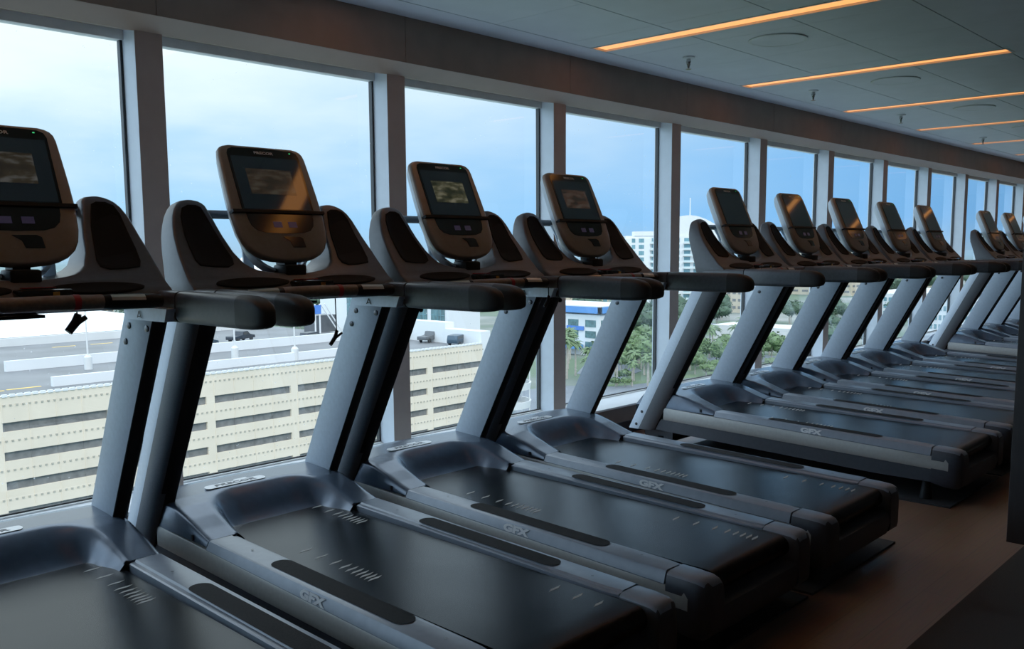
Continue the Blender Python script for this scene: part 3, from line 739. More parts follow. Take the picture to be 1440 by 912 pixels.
def ground_mat():
    m = bpy.data.materials.new('far_ground'); m.use_nodes = True
    nt = m.node_tree; N = nt.nodes; L = nt.links; b = N['Principled BSDF']
    tc = N.new('ShaderNodeTexCoord'); no = N.new('ShaderNodeTexNoise'); no.inputs['Scale'].default_value = 0.012; no.inputs['Detail'].default_value = 9
    L.new(tc.outputs['Object'], no.inputs['Vector'])
    rp = N.new('ShaderNodeValToRGB'); e = rp.color_ramp.elements
    e[0].position = 0.36; e[0].color = (0.035, 0.065, 0.03, 1); e[1].position = 0.66; e[1].color = (0.24, 0.24, 0.22, 1)
    k = e.new(0.50); k.color = (0.065, 0.11, 0.05, 1); k = e.new(0.57); k.color = (0.10, 0.125, 0.10, 1)
    L.new(no.outputs['Fac'], rp.inputs['Fac'])
    # distance haze painted into the ground colour, bluish far off
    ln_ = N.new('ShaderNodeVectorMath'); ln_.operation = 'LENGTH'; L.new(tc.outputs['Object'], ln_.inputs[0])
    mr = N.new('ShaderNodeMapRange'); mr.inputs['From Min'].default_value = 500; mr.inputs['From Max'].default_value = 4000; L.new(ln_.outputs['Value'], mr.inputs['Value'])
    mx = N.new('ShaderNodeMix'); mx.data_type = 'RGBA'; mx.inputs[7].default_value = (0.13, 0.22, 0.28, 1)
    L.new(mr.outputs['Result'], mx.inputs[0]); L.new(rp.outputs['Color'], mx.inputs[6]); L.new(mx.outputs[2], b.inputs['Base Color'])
    b.inputs['Roughness'].default_value = 0.9
    return m
M['ground'] = ground_mat()
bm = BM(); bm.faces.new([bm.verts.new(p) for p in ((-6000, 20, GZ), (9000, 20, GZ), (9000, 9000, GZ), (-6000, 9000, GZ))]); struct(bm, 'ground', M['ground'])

def ext(name, loc, label, cat, group=None, rz=0): return tag(empty(name, loc, rz), label, cat, group)
def loc_part(name, bm, m, root, smooth=0):
    bmesh.ops.translate(bm, verts=bm.verts, vec=-Vector(root.location)); return finish(bm, name, m, root, smooth)

# parking garage
gar = ext('parking_garage', (55, 120, GZ), 'cream parking garage with rows of dark openings and a wet roof deck', 'building')
GX0, GX1, GY, GR = -40.0, 101.3, 97.3, -13.25
DECK = -13.75
rowz = [-15.95 - 3.07 * k for k in range(6)]
bm = BM()
box(bm, GX0, GX1, GY + 0.4, 157.0, GZ, DECK - 0.05)
prev = GR
for zt in rowz:
    box(bm, GX0, GX1, GY, GY + 0.7, zt, prev); prev = zt - 0.97
box(bm, GX0, GX1, GY, GY + 0.7, GZ, prev)
st = [55.29 + 11.82 * k for k in range(-8, 4)]
for a in st:
    for zt in rowz: box(bm, a - 1.07, a, GY, GY + 0.5, zt - 0.97, zt)
# joints and dentil rows are part of the wall surface
for a in st:
    for q in range(4):
        pz = GR - 0.6
        for zt in rowz: box(bm, a + 2.69 * q - 0.06, a + 2.69 * q + 0.06, GY - 0.05, GY + 0.01, zt, pz); pz = zt - 0.97
loc_part('wall', bm, M['garage'], gar)
bm = BM()
for zt in [GR - 0.98] + [z - 1.98 for z in rowz]:
    x = 20.0
    while x < GX1: box(bm, x, x + 0.22, GY - 0.10, GY + 0.05, zt, zt + 0.16); x += 0.62
loc_part('dentil_row', bm, mat('dentil', (0.36, 0.33, 0.26), 0.8, 0, 0.1, 1), gar)
bm = BM(); x = 10.0
box(bm, GX0, GX1, GY - 0.05, GY + 0.7, GR, GR + 0.05)
while x < GX1: box(bm, x, x + 0.5, GY - 0.12, GY + 0.2, GR - 0.05, GR + 0.22); x += 0.75
loc_part('parapet_cap', bm, M['white'], gar)
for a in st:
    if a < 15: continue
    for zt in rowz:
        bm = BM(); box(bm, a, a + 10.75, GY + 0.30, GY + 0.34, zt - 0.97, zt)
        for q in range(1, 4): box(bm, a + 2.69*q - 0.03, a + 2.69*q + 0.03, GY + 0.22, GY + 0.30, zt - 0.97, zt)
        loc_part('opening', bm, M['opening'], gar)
bm = BM(); box(bm, GX0, GX1, GY + 0.7, 157.0, DECK - 0.05, DECK); loc_part('roof_deck', bm, M['deckc'], gar)
for (x0, x1, y, h) in ((39.4, 88.0, 104.4, 1.1), (40.4, 100.0, 122.5, 1.35)):
    bm = BM(); box(bm, x0, x1, y, y + 0.6, DECK, DECK + h); loc_part('ramp_wall', bm, M['white'], gar)
bm = BM(); box(bm, GX0, 101, 156.3, 157.0, DECK, DECK + 1.3); loc_part('rear_parapet', bm, M['concrete'], gar)
bm = BM()
for (x0, y0) in ((31, 105.2), (35, 105.6), (44, 123.7), (56, 149), (62, 149), (70, 150), (88, 131), (94, 128), (84, 112)): box(bm, x0, x0 + 3.6, y0, y0 + 0.5, DECK, DECK + 0.02)
loc_part('lane_marking', bm, M['paint_y'], gar)
bm = BM(); box(bm, 101.3, 103.4, GY + 0.3, 106, GZ, -11.4); box(bm, 101.5, 103.4, 106, 118, GZ, -10.4); loc_part('stair_block', bm, M['white'], gar)

# light poles on the roof deck
for i, (x, y, l) in enumerate(((48.5, 117.0, 'far left'), (66.9, 112.3, 'middle'), (71.8, 104.8, 'right'))):
    p = ext('lamp_post', (x, y, DECK), f'thin lamp post on a concrete footing on the garage roof, {l} of three', 'lamp post', 'lamp posts on the garage roof')
    bm = BM(); tube(bm, [(0,0,0), (0,0,1.6), (0,0,1.9)], [0.5, 0.5, 0.25], 14); finish(bm, 'footing', M['concrete'], p)
    bm = BM(); tube(bm, [(0,0,1.5), (0,0,9.0)], [0.12, 0.07], 10); finish(bm, 'pole', M['concrete'], p)
    bm = BM(); box(bm, -0.9, 0.9, -0.2, 0.2, 8.95, 9.15); finish(bm, 'lamp_head', M['concrete'], p)

# cars
def car(loc, rz, body, label, pickup=False, L_=5.0):
    c = ext('car', loc, label, 'car', 'cars on the garage roof', rz)
    h = L_ / 2
    if pickup: prof = [(-h,0.45),(-h,1.05),(-0.35*L_+0.7,1.08),(-0.5,1.10),(-0.35,1.75),(0.75,1.78),(1.35,1.15),(h-0.1,1.0),(h,0.5)]
    else: prof = [(-h,0.4),(-h,1.0),(-h+0.25,1.65),(0.2,1.72),(1.1,1.05),(h-0.15,0.92),(h,0.45)]
    bm = BM(); prism(bm, prof, lambda p, q: Vector((p[0], q, p[1])), -0.92, 0.92, bev=0.06); finish(bm, 'body', body, c)
    bm = BM()
    g = [(-0.3,1.18),(-0.2,1.66),(0.7,1.68),(1.18,1.18)] if pickup else [(-h+0.2,1.08),(-h+0.38,1.56),(0.15,1.62),(0.85,1.08)]
    for s in (-1, 1): bm.faces.new([bm.verts.new((p[0], s*0.935, p[1])) for p in g])
    finish(bm, 'window', M['carglass'], c, 0)
    for sx in (-0.31, 0.31):
        for s in (-1, 1):
            bm = BM(); tube(bm, [(sx*L_, s*0.72, 0.37), (sx*L_, s*0.95, 0.37)], 0.37, 16); finish(bm, 'wheel', M['tyre'], c)
car((80.9, 134.5, DECK), R(20), M['car_dark'], 'dark pickup truck on the garage roof seen left of the hanging red cord', True, 5.4)
car((72.5, 131.0, DECK), R(20), M['car_blue'], 'small dark blue car at the left beside the white roof wall', False, 4.5)
car((101.5, 109.6, DECK), R(15), M['car_grey'], 'grey pickup truck parked in front of the teal windows', True, 5.6)
car((100.2, 117.5, DECK), R(95), M['car_dark'], 'black car at the left of the three parked by teal windows', False, 4.8)
car((101.0, 102.4, DECK), R(20), M['car_blue'], 'dark blue car at the right end of the garage roof', False, 4.8)
car((88.5, 124.5, DECK), R(10), M['car_dark'], 'dark car behind the white wall near the safety clip', False, 4.6)

# terminal roof and buildings behind the garage
b = ext('terminal_building', (30, 190, GZ), 'long low white terminal roof behind the garage deck at left', 'building')
bm = BM(); box(bm, -60, 84, 160, 226, GZ, -12.2); loc_part('wall', bm, M['roofwhite'], b)
bm = BM(); prism(bm, [(158.5, -12.5), (160, -11.8), (226, -11.3), (226, -12.3), (160, -12.6)], lambda p, q: Vector((q, p[0], p[1])), -61, 85); loc_part('roof', bm, M['roofwhite'], b)
for x0, x1 in ((20, 44), (51, 53.4), (58, 66), (69, 84)):
    bm = BM(); box(bm, x0, x1, 159.7, 159.9, -13.0, -12.0); loc_part('window', bm, M['teal'], b)
b = ext('office_building', (130, 130, GZ), 'white office building with tall teal windows beside the garage roof', 'building')
bm = BM(); box(bm, 113, 121, 117.5, 157, GZ, -3.0); loc_part('wall', bm, M['white'], b)
for y0 in (118.5, 123.3, 128.1, 132.9, 138.5, 144.0):
    f = BM(); box(f, 112.8, 113.02, y0, y0 + 3.6, -12.6, -6.2); w = loc_part('window', f, M['teal'], b)
    g = BM()
    for q in range(1, 4): box(g, 112.74, 112.8, y0 + 0.9*q - 0.05, y0 + 0.9*q + 0.05, -12.6, -6.2)
    for q in range(1, 6): box(g, 112.74, 112.8, y0, y0 + 3.6, -12.6 + 1.07*q - 0.05, -12.6 + 1.07*q + 0.05)
    m = finish(g, 'mullion', M['paleglass'], w, 0, -Vector(b.location))
b = ext('stair_frame', (98.5, 138, DECK), 'small roof stair enclosure with white diagonal struts and blue sign', 'stair enclosure')
bm = BM(); box(bm, -0.2, 4.5, -0.2, 3.5, 0, 3.2); finish(bm, 'enclosure', M['car_grey'], b, 0)
bm = BM(); tube(bm, [(-0.9, -1.2, 0), (-0.9, -1.2, 5.4)], 0.14, 8); tube(bm, [(0.1, -1.2, 0), (0.1, -1.2, 5.4)], 0.14, 8); tube(bm, [(0.3, -1.2, 5.4), (4.2, -1.2, 0)], 0.12, 8); tube(bm, [(1.2, -1.2, 5.4), (5.0, -1.2, 0)], 0.12, 8); finish(bm, 'strut', M['white'], b)
bm = BM(); box(bm, -1.1, 0.3, -1.4, -1.25, 3.6, 5.2); finish(bm, 'sign_panel', M['signblue'], b, 0)

# round stair tower with balconies
b = ext('balcony_tower', (109.5, 100.5, GZ), 'white round stair tower with curved balconies at the garage corner', 'tower')
bm = BM(); tube(bm, [(0,0,0), (0,0,14.0)], 2.0, 28); finish(bm, 'core', M['white'], b)
for k in range(5):
    bm = BM(); z = 1.2 + 3.05 * k
    loft(bm, [[Vector((r*math.cos(2*math.pi*q/36), r*math.sin(2*math.pi*q/36), zz)) for q in range(36)] for r, zz in ((2.0, z), (4.4, z), (4.6, z + 1.15), (4.4, z + 1.15), (4.3, z + 0.2), (2.0, z + 0.2))], caps=False)
    finish(bm, 'balcony', M['white'], b)
for a in (0, 60, 300): 
    bm = BM(); tube(bm, [(4.4*math.cos(R(a)), 4.4*math.sin(R(a)), 0), (4.4*math.cos(R(a)), 4.4*math.sin(R(a)), 14.6)], 0.09, 8); finish(bm, 'column', M['white'], b)

# hotel tower with balconies
c0 = Vector((446, 287, GZ)); ang = math.atan2(-(286.0 - 301.0), -(449.0 - 435.0))
hx = Vector((464 - 425, 268 - 310, 0)).normalized()
b = ext('hotel_tower', c0, 'tall white hotel with stacked balconies and curved penthouse roof', 'building', rz=math.atan2(hx.y, hx.x))
bm = BM(); box(bm, -27, 33, 0, 18, 0, 40.5); box(bm, -22, -9, -0.5, 10, 40.5, 43); box(bm, -27, -13, -1.2, 0, 0, 39)
loc = []
loft(bm, [[Vector((x, y, z)) for x, z in [(-6, 40)] + [(-6 + 32 * k / 12, 46 + 8.5 * math.sin(math.pi * (0.12 + 0.80 * k / 12)) - 2.5) for k in range(13)] + [(28, 40)]] for y in (0.5, 14)])
box(bm, 26, 33, 0.2, 14, 40, 46)
finish(bm, 'wall', M['white'], b, 0)
for fl in range(11):
    z = 1.2 + 3.55 * fl
    bm = BM()
    for x0, x1 in ((-23.5, -21.5), (-19.5, -16.5)): box(bm, x0, x1, -1.3, -1.2, z, z + 2.3)
    for x0, x1 in ((-12, -8), (-6.5, -0.5), (1, 4), (6.5, 10), (12, 18), (20, 24), (26, 31)): box(bm, x0, x1, -0.12, -0.02, z, z + 2.5)
    finish(bm, 'window', M['paleglass'], b, 0)
    bm = BM()
    for x0, x1 in ((-13, -7.4), (-6.8, 0.2), (6, 11), (11.6, 18.4), (19.6, 31.5)): box(bm, x0, x1, -2.2, 0, z - 0.75, z - 0.45); box(bm, x0, x1, -2.25, -2.1, z - 0.45, z + 0.5, mi=1)
    finish(bm, 'balcony', [M['white'], mat('rail_glass', (0.55, 0.68, 0.70), 0.3) if fl == 0 else bpy.data.materials['rail_glass']], b, 0)
bm = BM(); tube(bm, [(10.5, 5, 50), (10.5, 5, 62)], 0.25, 6); finish(bm, 'mast', M['white'], b)

def block(name, p0, p1, z1, label, wallm, winm, rows, cols, roof=None, face='xy', wh=1.4):
    """rectangular building; windows on the two faces towards the ship"""
    x0, y0 = p0; x1, y1 = p1
    b = ext(name, ((x0+x1)/2, (y0+y1)/2, GZ), label, 'building')
    bm = BM(); box(bm, x0, x1, y0, y1, GZ, z1); loc_part('wall', bm, wallm, b)
    H = z1 - GZ
    for r in range(rows):
        zz = z1 - 1.2 - (r + 1) * (H - 2.5) / rows + 0.8
        bm = BM()
        for c in range(cols):
            a = x0 + (x1 - x0) * (c + 0.2) / cols; e = x0 + (x1 - x0) * (c + 0.8) / cols; box(bm, a, e, y0 - 0.12, y0 + 0.02, zz, zz + wh)
            a = y0 + (y1 - y0) * (c + 0.2) / cols; e = y0 + (y1 - y0) * (c + 0.8) / cols; box(bm, x0 - 0.12, x0 + 0.02, a, e, zz, zz + wh)
        loc_part('window', bm, winm, b)
    if roof:
        bm = BM(); o = 0.8; zt = z1
        loft(bm, [[Vector((x, y, zt)) for x, y in ((x0-o, y0-o), (x1+o, y0-o), (x1+o, y1+o), (x0-o, y1+o))], [Vector((x, y, zt + 2.4)) for x, y in ((x0+4, y0+4), (x1-4, y0+4), (x1-4, y1-4), (x0+4, y1-4))]])
        loc_part('roof', bm, roof, b)
    return b
bb = block('office_block', (226, 170), (244, 205), -19.2, 'white two-storey building with a bright blue roof band among palms', M['white'], M['teal'], 3, 5, None, wh=2.2)
bm = BM(); box(bm, 225, 244.5, 169, 170, -18.6, -16.6); box(bm, 225, 226, 169, 206, -18.6, -16.6); loc_part('roof_band', bm, M['bluroof'], bb)
bm = BM(); box(bm, 225, 245, 169, 206, -16.6, -16.3); loc_part('roof', bm, M['white'], bb)
bm = BM(); box(bm, 225.6, 225.85, 176, 183, -24.2, -22.9); box(bm, 225.6, 225.85, 189, 195, -24.0, -22.9); loc_part('sign_panel', bm, M['signblue'], bb)
bm = BM(); box(bm, 222, 225.5, 176, 200, GZ + 2.2, GZ + 3.4); loc_part('awning', bm, M['bluroof'], bb)
block('apartment_block', (300, 245), (330, 280), -10.5, 'pale cream building behind the blue roofed office', M['beige'], M['paleglass'], 5, 6)
block('apartment_block', (425, 224), (446, 250), -14.5, 'beige building with rows of windows behind the trees right of the hotel', M['beige'], M['opening'], 4, 8)
block('office_block', (500, 268), (540, 330), -6.0, 'white glazed building above the trees beyond the seventh window post', M['white'], M['paleglass'], 3, 4, wh=5)
block('apartment_block', (620, 255), (660, 300), 2.0, 'beige distant tower block seen between middle treadmill uprights', M['beige'], M['opening'], 8, 6)
block('apartment_block', (760, 262), (800, 310), 2.0, 'beige distant tower block right of the other beige tower', M['beige'], M['opening'], 8, 6)
block('warehouse', (430, 145), (500, 172), -20.0, 'white low warehouse near the far treadmills', M['white'], M['paleglass'], 3, 12, wh=1.8)
block('warehouse', (330, 92), (420, 112), -17.0, 'white long building with pale windows behind the far treadmill uprights', M['white'], M['paleglass'], 4, 14, wh=1.7)
block('warehouse', (560, 120), (700, 150), -12.0, 'white broad building beyond the farthest windows', M['white'], M['paleglass'], 4, 14, wh=2.0)
block('house', (560, 520), (590, 545), -4.0, 'cream house with a red tiled roof left of the third display', M['beige'], M['opening'], 4, 5, M['redroof'])
block('house', (215, 395), (238, 410), -22.0, 'low white house with dark windows below the second display', M['white'], M['opening'], 2, 5)
block('house', (150, 520), (172, 535), -24.0, 'low white house among trees under the leftmost display', M['white'], M['opening'], 2, 5)
block('house', (190, 470), (205, 482), -22.5, 'cream low house among trees right of the leftmost display', M['beige'], M['opening'], 2, 4)
b = ext('white_tent', (610, 1010, GZ), 'white peaked tent roof near the horizon behind the second treadmill', 'tent')
bm = BM(); loft(bm, [[Vector((r*math.cos(2*math.pi*q/16), r*0.6*math.sin(2*math.pi*q/16), z)) for q in range(16)] for r, z in ((44, 0), (44, 8), (22, 14), (9, 26), (6, 38), (1, 42))]); finish(bm, 'canopy', M['white'], b)

# roads and pale paved lots
bm = BM(); prism(bm, [(120, 118), (420, 60), (420, 82), (176, 131), (170, 140), (150, 142), (120, 142)], lambda p, q: Vector((p[0], p[1], q)), GZ + 0.02, GZ + 0.1); struct(bm, 'road', M['road'])
bm = BM(); prism(bm, [(186, 134), (206, 140), (226, 162), (206, 160), (190, 150)], lambda p, q: Vector((p[0], p[1], q)), GZ + 0.02, GZ + 0.1); struct(bm, 'parking_lot', M['road'])
bm = BM(); prism(bm, [(300, 160), (345, 160), (360, 215), (345, 215)], lambda p, q: Vector((p[0], p[1], q)), GZ + 0.02, GZ + 0.1); struct(bm, 'road', M['road'])
bm = BM(); prism(bm, [(228, 128), (260, 120), (262, 134), (236, 146)], lambda p, q: Vector((p[0], p[1], q)), GZ + 0.02, GZ + 0.1); struct(bm, 'parking_lot', M['road'])
bm = BM(); prism(bm, [(176, 132), (178, 128), (300, 100), (300, 108)], lambda p, q: Vector((p[0], p[1], q)), GZ + 0.02, GZ + 0.12); struct(bm, 'grass_verge', M['grass'])
bm = BM(); box(bm, 285, 300, 120, 165, GZ, GZ + 6.5); o = finish(bm, 'retaining_wall', M['concrete'], None, 0); tag(o, 'pale concrete wall behind two palms at mid right', 'wall')

# trees
def crown_bm(rx, rz, n, q, zc):
    bm = BM()
    lobes = [(random.uniform(-.5, .5), random.uniform(-.5, .5), random.uniform(-.35, .45), random.uniform(.45, .7)) for _ in range(7)]
    for lx, ly, lz, lr in lobes:
        r = bmesh.ops.create_icosphere(bm, subdivisions=2, radius=1.0)
        for v in r['verts']:
            d = v.co.normalized(); k = lr * (1 + 0.18 * math.sin(9 * d.x + 5 * d.y + lx * 20) * math.sin(7 * d.z + ly * 20))
            v.co = Vector(((lx + d.x * k * .85) * rx, (ly + d.y * k * .85) * rx, zc + (lz + d.z * k * .85) * rz))
    for _ in range(n):
        lx, ly, lz, lr = random.choice(lobes)
        d = Vector((random.gauss(0,1), random.gauss(0,1), random.gauss(0,1))).normalized(); k = lr * random.uniform(.85, 1.12)
        p = Vector(((lx + d.x*k) * rx, (ly + d.y*k) * rx, zc + (lz + d.z*k) * rz))
        a = Vector((random.gauss(0,1), random.gauss(0,1), random.gauss(0,1))).normalized(); c = a.orthogonal().normalized(); s = q * random.uniform(.6, 1.3)
        bm.faces.new([bm.verts.new(p + s * w) for w in (a, c, -a, -c)])
    return bm
def tree_proto(h, r, leaf, name, n=420):
    t = empty(name, (0, 0, 0))
    bm = BM(); tube(bm, [(0,0,0), (0.1,0,h*.35), (0,0.1,h*.62)], [0.3, 0.22, 0.14], 8)
    for a in (0.3, 2.4, 4.4): tube(bm, [(0.05,0,h*.38), (r*.4*math.cos(a), r*.4*math.sin(a), h*.66)], [0.14, 0.06], 6)
    finish(bm, 'trunk', M['trunk'], t)
    finish(crown_bm(r, h * .36, n, 0.36, h * .68), 'foliage', leaf, t, 0)
    return t
def palm_proto(h):
    t = empty('palm_tree', (0, 0, 0))
    bm = BM(); tube(bm, [(0,0,0), (0.1,0,h*.4), (0.05,0.1,h*.9)], [0.32, 0.24, 0.18], 8); finish(bm, 'trunk', M['trunk'], t)
    bm = BM()
    for k in range(26):
        a = 2*math.pi*k/26*2.618 + random.uniform(-.2,.2); el = random.uniform(-.2, 1.1); ln_ = random.uniform(2.4, 3.3)
        pts = []
        for j in range(6):
            s = j / 5; rr = ln_ * s * math.cos(el * (1 - s * .6)); zz = h*.9 + ln_ * (s * math.sin(el) - 0.75 * s * s)
            pts.append(Vector((rr*math.cos(a), rr*math.sin(a), zz)))
        side = Vector((-math.sin(a), math.cos(a), 0))
        for j in range(5):
            w0, w1 = [0.48 * math.sin(math.pi * (0.12 + 0.86 * x / 5)) for x in (j, j + 1)]
            for sg in (-1, 1):
                bm.faces.new([bm.verts.new(v) for v in (pts[j], pts[j+1], pts[j+1] + sg*w1*side - Vector((0,0,w1*.6)), pts[j] + sg*w0*side - Vector((0,0,w0*.6)))])
    finish(bm, 'fronds', M['leaf_c'], t, 0)
    return t
prot = {'palm': palm_proto(9.5), 'broad': tree_proto(9.0, 4.2, M['leaf_a'], 'broadleaf_tree'), 'dark': tree_proto(11.5, 6.0, M['leaf_b'], 'dark_tree', 600), 'bush': tree_proto(4.2, 3.0, M['leaf_a'], 'shrub', 260)}
used = set()
planted = []
FOOT = [(226,170,245,206), (300,245,330,280), (425,224,446,250), (500,268,540,330), (620,255,660,300), (760,262,800,310), (430,145,500,172), (330,92,420,112), (560,120,700,150), (560,520,590,545), (215,395,238,410), (150,520,172,535), (190,470,205,482), (280,118,305,168), (-60,158,86,228), (98,95,125,160)]
def hotel_near(x, y):
    v = Vector((x - 446, y - 287)); a = math.atan2(hx.y, hx.x); p = (v.x*math.cos(a) + v.y*math.sin(a), -v.x*math.sin(a) + v.y*math.cos(a))
    return -35 < p[0] < 41 and -12 < p[1] < 26
def plant(kind, x, y, s, label, group):
    m = {'palm': 2.0, 'broad': 4.0, 'dark': 6.0, 'bush': 2.2}[kind] * s
    if any(a - m < x < c + m and b - m < y < d + m for a, b, c, d in FOOT) or hotel_near(x, y): return
    if any((x - a) ** 2 + (y - b) ** 2 < (0.74 * (m + r)) ** 2 for a, b, r in planted): return
    planted.append((x, y, m))
    o = prot[kind] if kind not in used else copy_tree(prot[kind]); used.add(kind)
    o.location = (x, y, GZ); o.rotation_euler.z = random.uniform(0, 6.28); o.scale = (s, s, s * random.uniform(.92, 1.1))
    tag(o, label, {'palm': 'palm tree', 'broad': 'tree', 'dark': 'tree', 'bush': 'shrub'}[kind], group)
A = 'slender palm in the street row beyond the window at the first gap'
for k in range(13): plant('palm', 176.5 + 1.0*k + random.uniform(-.4,.4), 134.5 - 1.75*k + random.uniform(-.5,.5), random.uniform(.72, .9), A, 'palms in the street row')
for k in range(9): plant('palm', 183 + 1.6*k + random.uniform(-.6,.6), 140 - 2.4*k + random.uniform(-1,1), random.uniform(.8, .95), A, 'palms in the street row')
A = 'palm in front of the blue roofed building'
for x, y in ((181, 146), (187, 148), (196, 158), (206, 166), (214, 172)): plant('palm', x, y, random.uniform(.95, 1.15), A, 'palms by the blue roofed building')
A = 'rounded green tree behind the street row of palms'
for x, y in ((198, 141), (206, 147), (212, 138), (219, 150), (216, 160), (228, 146), (236, 158), (243, 172), (246, 150), (225, 134), (205, 130), (196, 128), (192, 133), (200, 135), (210, 143), (214, 147), (222, 157), (229, 153), (234, 150), (240, 163), (232, 140), (238, 168), (250, 160), (255, 167), (216, 131), (209, 125)): plant('broad', x, y, random.uniform(.75, 1.1), A, 'trees behind the street palms')
A = 'green tree on the lawn beyond the round balcony tower'
for x, y in ((151, 150), (158, 158), (166, 166), (160, 172), (150, 172), (172, 178), (142, 166), (168, 190), (178, 168), (186, 182), (156, 188)): plant('broad', x, y, random.uniform(.8, 1.1), A, 'trees beyond the balcony tower')
A = 'large dark green tree in the grove left of the hotel foot'
for x, y in ((252, 165), (258, 178), (251, 154), (263, 160), (270, 168), (274, 178), (262, 190), (252, 200), (252, 182), (262, 172), (270, 186), (268, 198), (281, 180), (290, 200), (300, 190), (284, 215), (305, 214), (318, 205), (262, 215), (330, 222), (322, 190), (340, 236), (345, 215), (300, 236)): plant('dark', x, y, random.uniform(.8, 1.2), A, 'dark trees left of the hotel foot')
A = 'low green shrub along the street verge'
for k in range(26): plant('bush', 176 + 1.6*k, 131 - 2.2*k + random.uniform(-1,1), random.uniform(.5, .8), A, 'shrubs along the street verge')
for k in range(16): plant('bush', 180 + 5.0*k + random.uniform(-1,1), 132 - 2.3*k + random.uniform(-1.5,1.5), random.uniform(.6, 1.0), A, 'shrubs along the street verge')
A = 'green tree beside the pale lot seen past the silver upright beyond the gap'
for x, y in ((214, 133), (219, 128), (225, 131), (232, 128), (240, 134), (236, 122), (248, 138), (252, 130), (246, 122), (262, 138), (222, 124), (228, 118), (236, 129), (243, 127), (256, 123), (262, 131), (211, 129)): plant('broad', x, y, random.uniform(.7, 1.0), A, 'trees by the pale lot')
A = 'palm beside the pale lot seen past the silver upright beyond the gap'
for x, y in ((243, 141), (250, 144), (262, 143), (268, 139)): plant('palm', x, y, random.uniform(.9, 1.1), A, 'palms by the pale lot')
A = 'dark tree in the belt below the beige building'
for k in range(14): plant('dark', 330 + 9*k + random.uniform(-4,4), 196 + 4.6*k + random.uniform(-8,8), random.uniform(.7, 1.0), A, 'tree belt below the beige building')
A = 'palm standing against the pale concrete wall'
for x, y in ((279, 139), (281, 136), (276, 148)): plant('palm', x, y, random.uniform(1.0, 1.1), A, 'palms by the concrete wall')
A = 'dark tree beyond the middle row of treadmills'
for x, y in ((300, 128), (330, 140), (345, 150), (360, 140), (372, 158), (390, 160), (410, 175), (425, 185), (440, 192), (455, 200), (420, 150), (400, 140), (290, 112), (275, 120), (268, 112), (360, 172), (375, 180)): plant('dark', x, y, random.uniform(.65, 1.0), A, 'trees beyond the middle treadmills')
A = 'distant dark tree near the horizon behind the left displays'
for k in range(75):
    a = R(random.uniform(52, 78)); d = random.uniform(330, 900); plant('dark', d*math.cos(a), d*math.sin(a) - 3.7, random.uniform(.8, 1.3), A, 'distant trees behind the left displays')
A = 'distant dark tree near the horizon behind the hotel'
for k in range(40):
    a = R(random.uniform(14, 50)); d = random.uniform(560, 900); plant('dark', d*math.cos(a), d*math.sin(a) - 3.7, random.uniform(.9, 1.4), A, 'distant trees behind the hotel')

# ------------------------------------------------------------------ sky, sun, camera
w = bpy.data.worlds.new('World'); SC.world = w; w.use_nodes = True
nt = w.node_tree; N = nt.nodes; L = nt.links; bg = N['Background']
tc = N.new('ShaderNodeTexCoord'); sp = N.new('ShaderNodeSeparateXYZ'); L.new(tc.outputs['Generated'], sp.inputs[0])
def dotn(v):
    d = N.new('ShaderNodeVectorMath'); d.operation = 'DOT_PRODUCT'; d.inputs[1].default_value = v; L.new(tc.outputs['Generated'], d.inputs[0]); return d.outputs['Value']
def rng(src, a, b):
    m = N.new('ShaderNodeMapRange'); m.inputs['From Min'].default_value = a; m.inputs['From Max'].default_value = b; m.interpolation_type = 'SMOOTHSTEP'; L.new(src, m.inputs['Value']); return m.outputs['Result']
def mixc(f, a, b):
    m = N.new('ShaderNodeMix'); m.data_type = 'RGBA'; L.new(f, m.inputs[0])
    for i, c in ((6, a), (7, b)):
        if isinstance(c, tuple): m.inputs[i].default_value = (*c, 1)
        else: L.new(c, m.inputs[i])
    return m.outputs[2]
left = rng(dotn((-0.34, 0.94, 0.0)), -0.12, 0.86)          # towards the bright left of the view
elev = sp.outputs['Z']
low = mixc(left, (0.16, 0.49, 1.04), (0.36, 0.72, 1.10))      # colour close to the horizon
high = mixc(left, (0.20, 0.53, 1.0), (1.06, 1.23, 1.25))     # colour some 15 degrees up
mp = N.new('ShaderNodeMapping'); mp.inputs['Scale'].default_value = (2.0, 2.0, 7.0); L.new(tc.outputs['Generated'], mp.inputs['Vector'])
no = N.new('ShaderNodeTexNoise'); no.inputs['Scale'].default_value = 2.2; no.inputs['Detail'].default_value = 6; no.inputs['Roughness'].default_value = 0.5; L.new(mp.outputs['Vector'], no.inputs['Vector'])
ad = N.new('ShaderNodeMath'); ad.operation = 'MULTIPLY_ADD'; ad.inputs[1].default_value = 0.22; L.new(no.outputs['Fac'], ad.inputs[0])
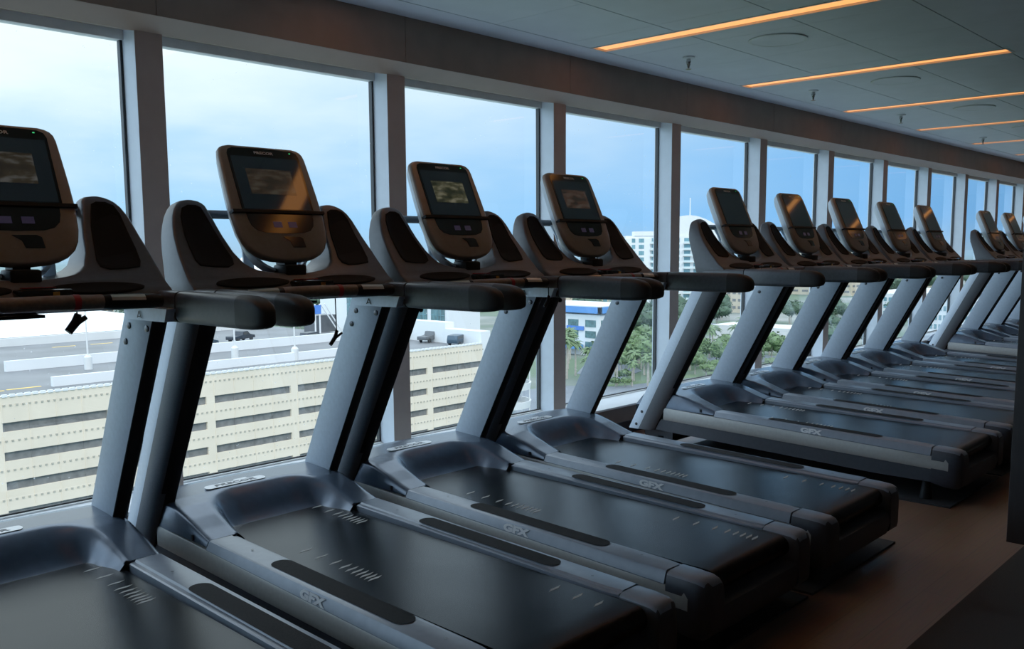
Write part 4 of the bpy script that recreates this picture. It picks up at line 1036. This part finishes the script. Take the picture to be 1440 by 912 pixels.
sb = N.new('ShaderNodeMath'); sb.operation = 'ADD'; sb.inputs[1].default_value = -0.11; L.new(elev, sb.inputs[0]); L.new(sb.outputs[0], ad.inputs[2])
sky = mixc(rng(ad.outputs[0], 0.02, 0.22), low, high)
sky = mixc(rng(elev, -0.02, 0.035), (0.34, 0.56, 0.78), sky)   # thin haze at the horizon
west = rng(dotn((-0.95, 0.30, 0.0)), 0.10, 0.75)            # unseen sky glow added behind the left, to light upright and post faces
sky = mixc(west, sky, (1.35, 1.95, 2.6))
sky = mixc(rng(elev, 0.30, 0.75), sky, (2.0, 2.5, 3.0))        # bright overcast overhead
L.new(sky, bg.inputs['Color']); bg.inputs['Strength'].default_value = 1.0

sd = bpy.data.lights.new('sun', 'SUN'); sd.energy = 1.7; sd.angle = R(25); sd.color = (1.0, 0.92, 0.80)
so = bpy.data.objects.new('sun', sd); COL.objects.link(so); so.rotation_euler = (R(48), 0, R(-18))

cd = bpy.data.cameras.new('camera'); cam = bpy.data.objects.new('camera', cd); COL.objects.link(cam); SC.camera = cam
yaw, pt, rl = R(43.0451), R(-6.6669), R(-0.3194)
F = Vector((math.cos(yaw)*math.cos(pt), math.sin(yaw)*math.cos(pt), math.sin(pt))); Rt = Vector((math.sin(yaw), -math.cos(yaw), 0)); U = Rt.cross(F)
R2 = math.cos(rl)*Rt + math.sin(rl)*U; U2 = -math.sin(rl)*Rt + math.cos(rl)*U
Mx = Matrix.Identity(4)
for i in range(3): Mx[i][0] = R2[i]; Mx[i][1] = U2[i]; Mx[i][2] = -F[i]
Mx.translation = Vector((0, -3.6835, 1.4813)); cam.matrix_world = Mx
cd.sensor_fit = 'HORIZONTAL'; cd.sensor_width = 36.0; cd.lens = 36.0 * 1284.03 / 1440
cd.shift_y = (500.0 - 456.0) / 1440; cd.clip_start = 0.05; cd.clip_end = 20000
SC.view_settings.view_transform = 'Standard'; SC.view_settings.look = 'None'; SC.view_settings.exposure = 0.0; SC.view_settings.gamma = 1.3
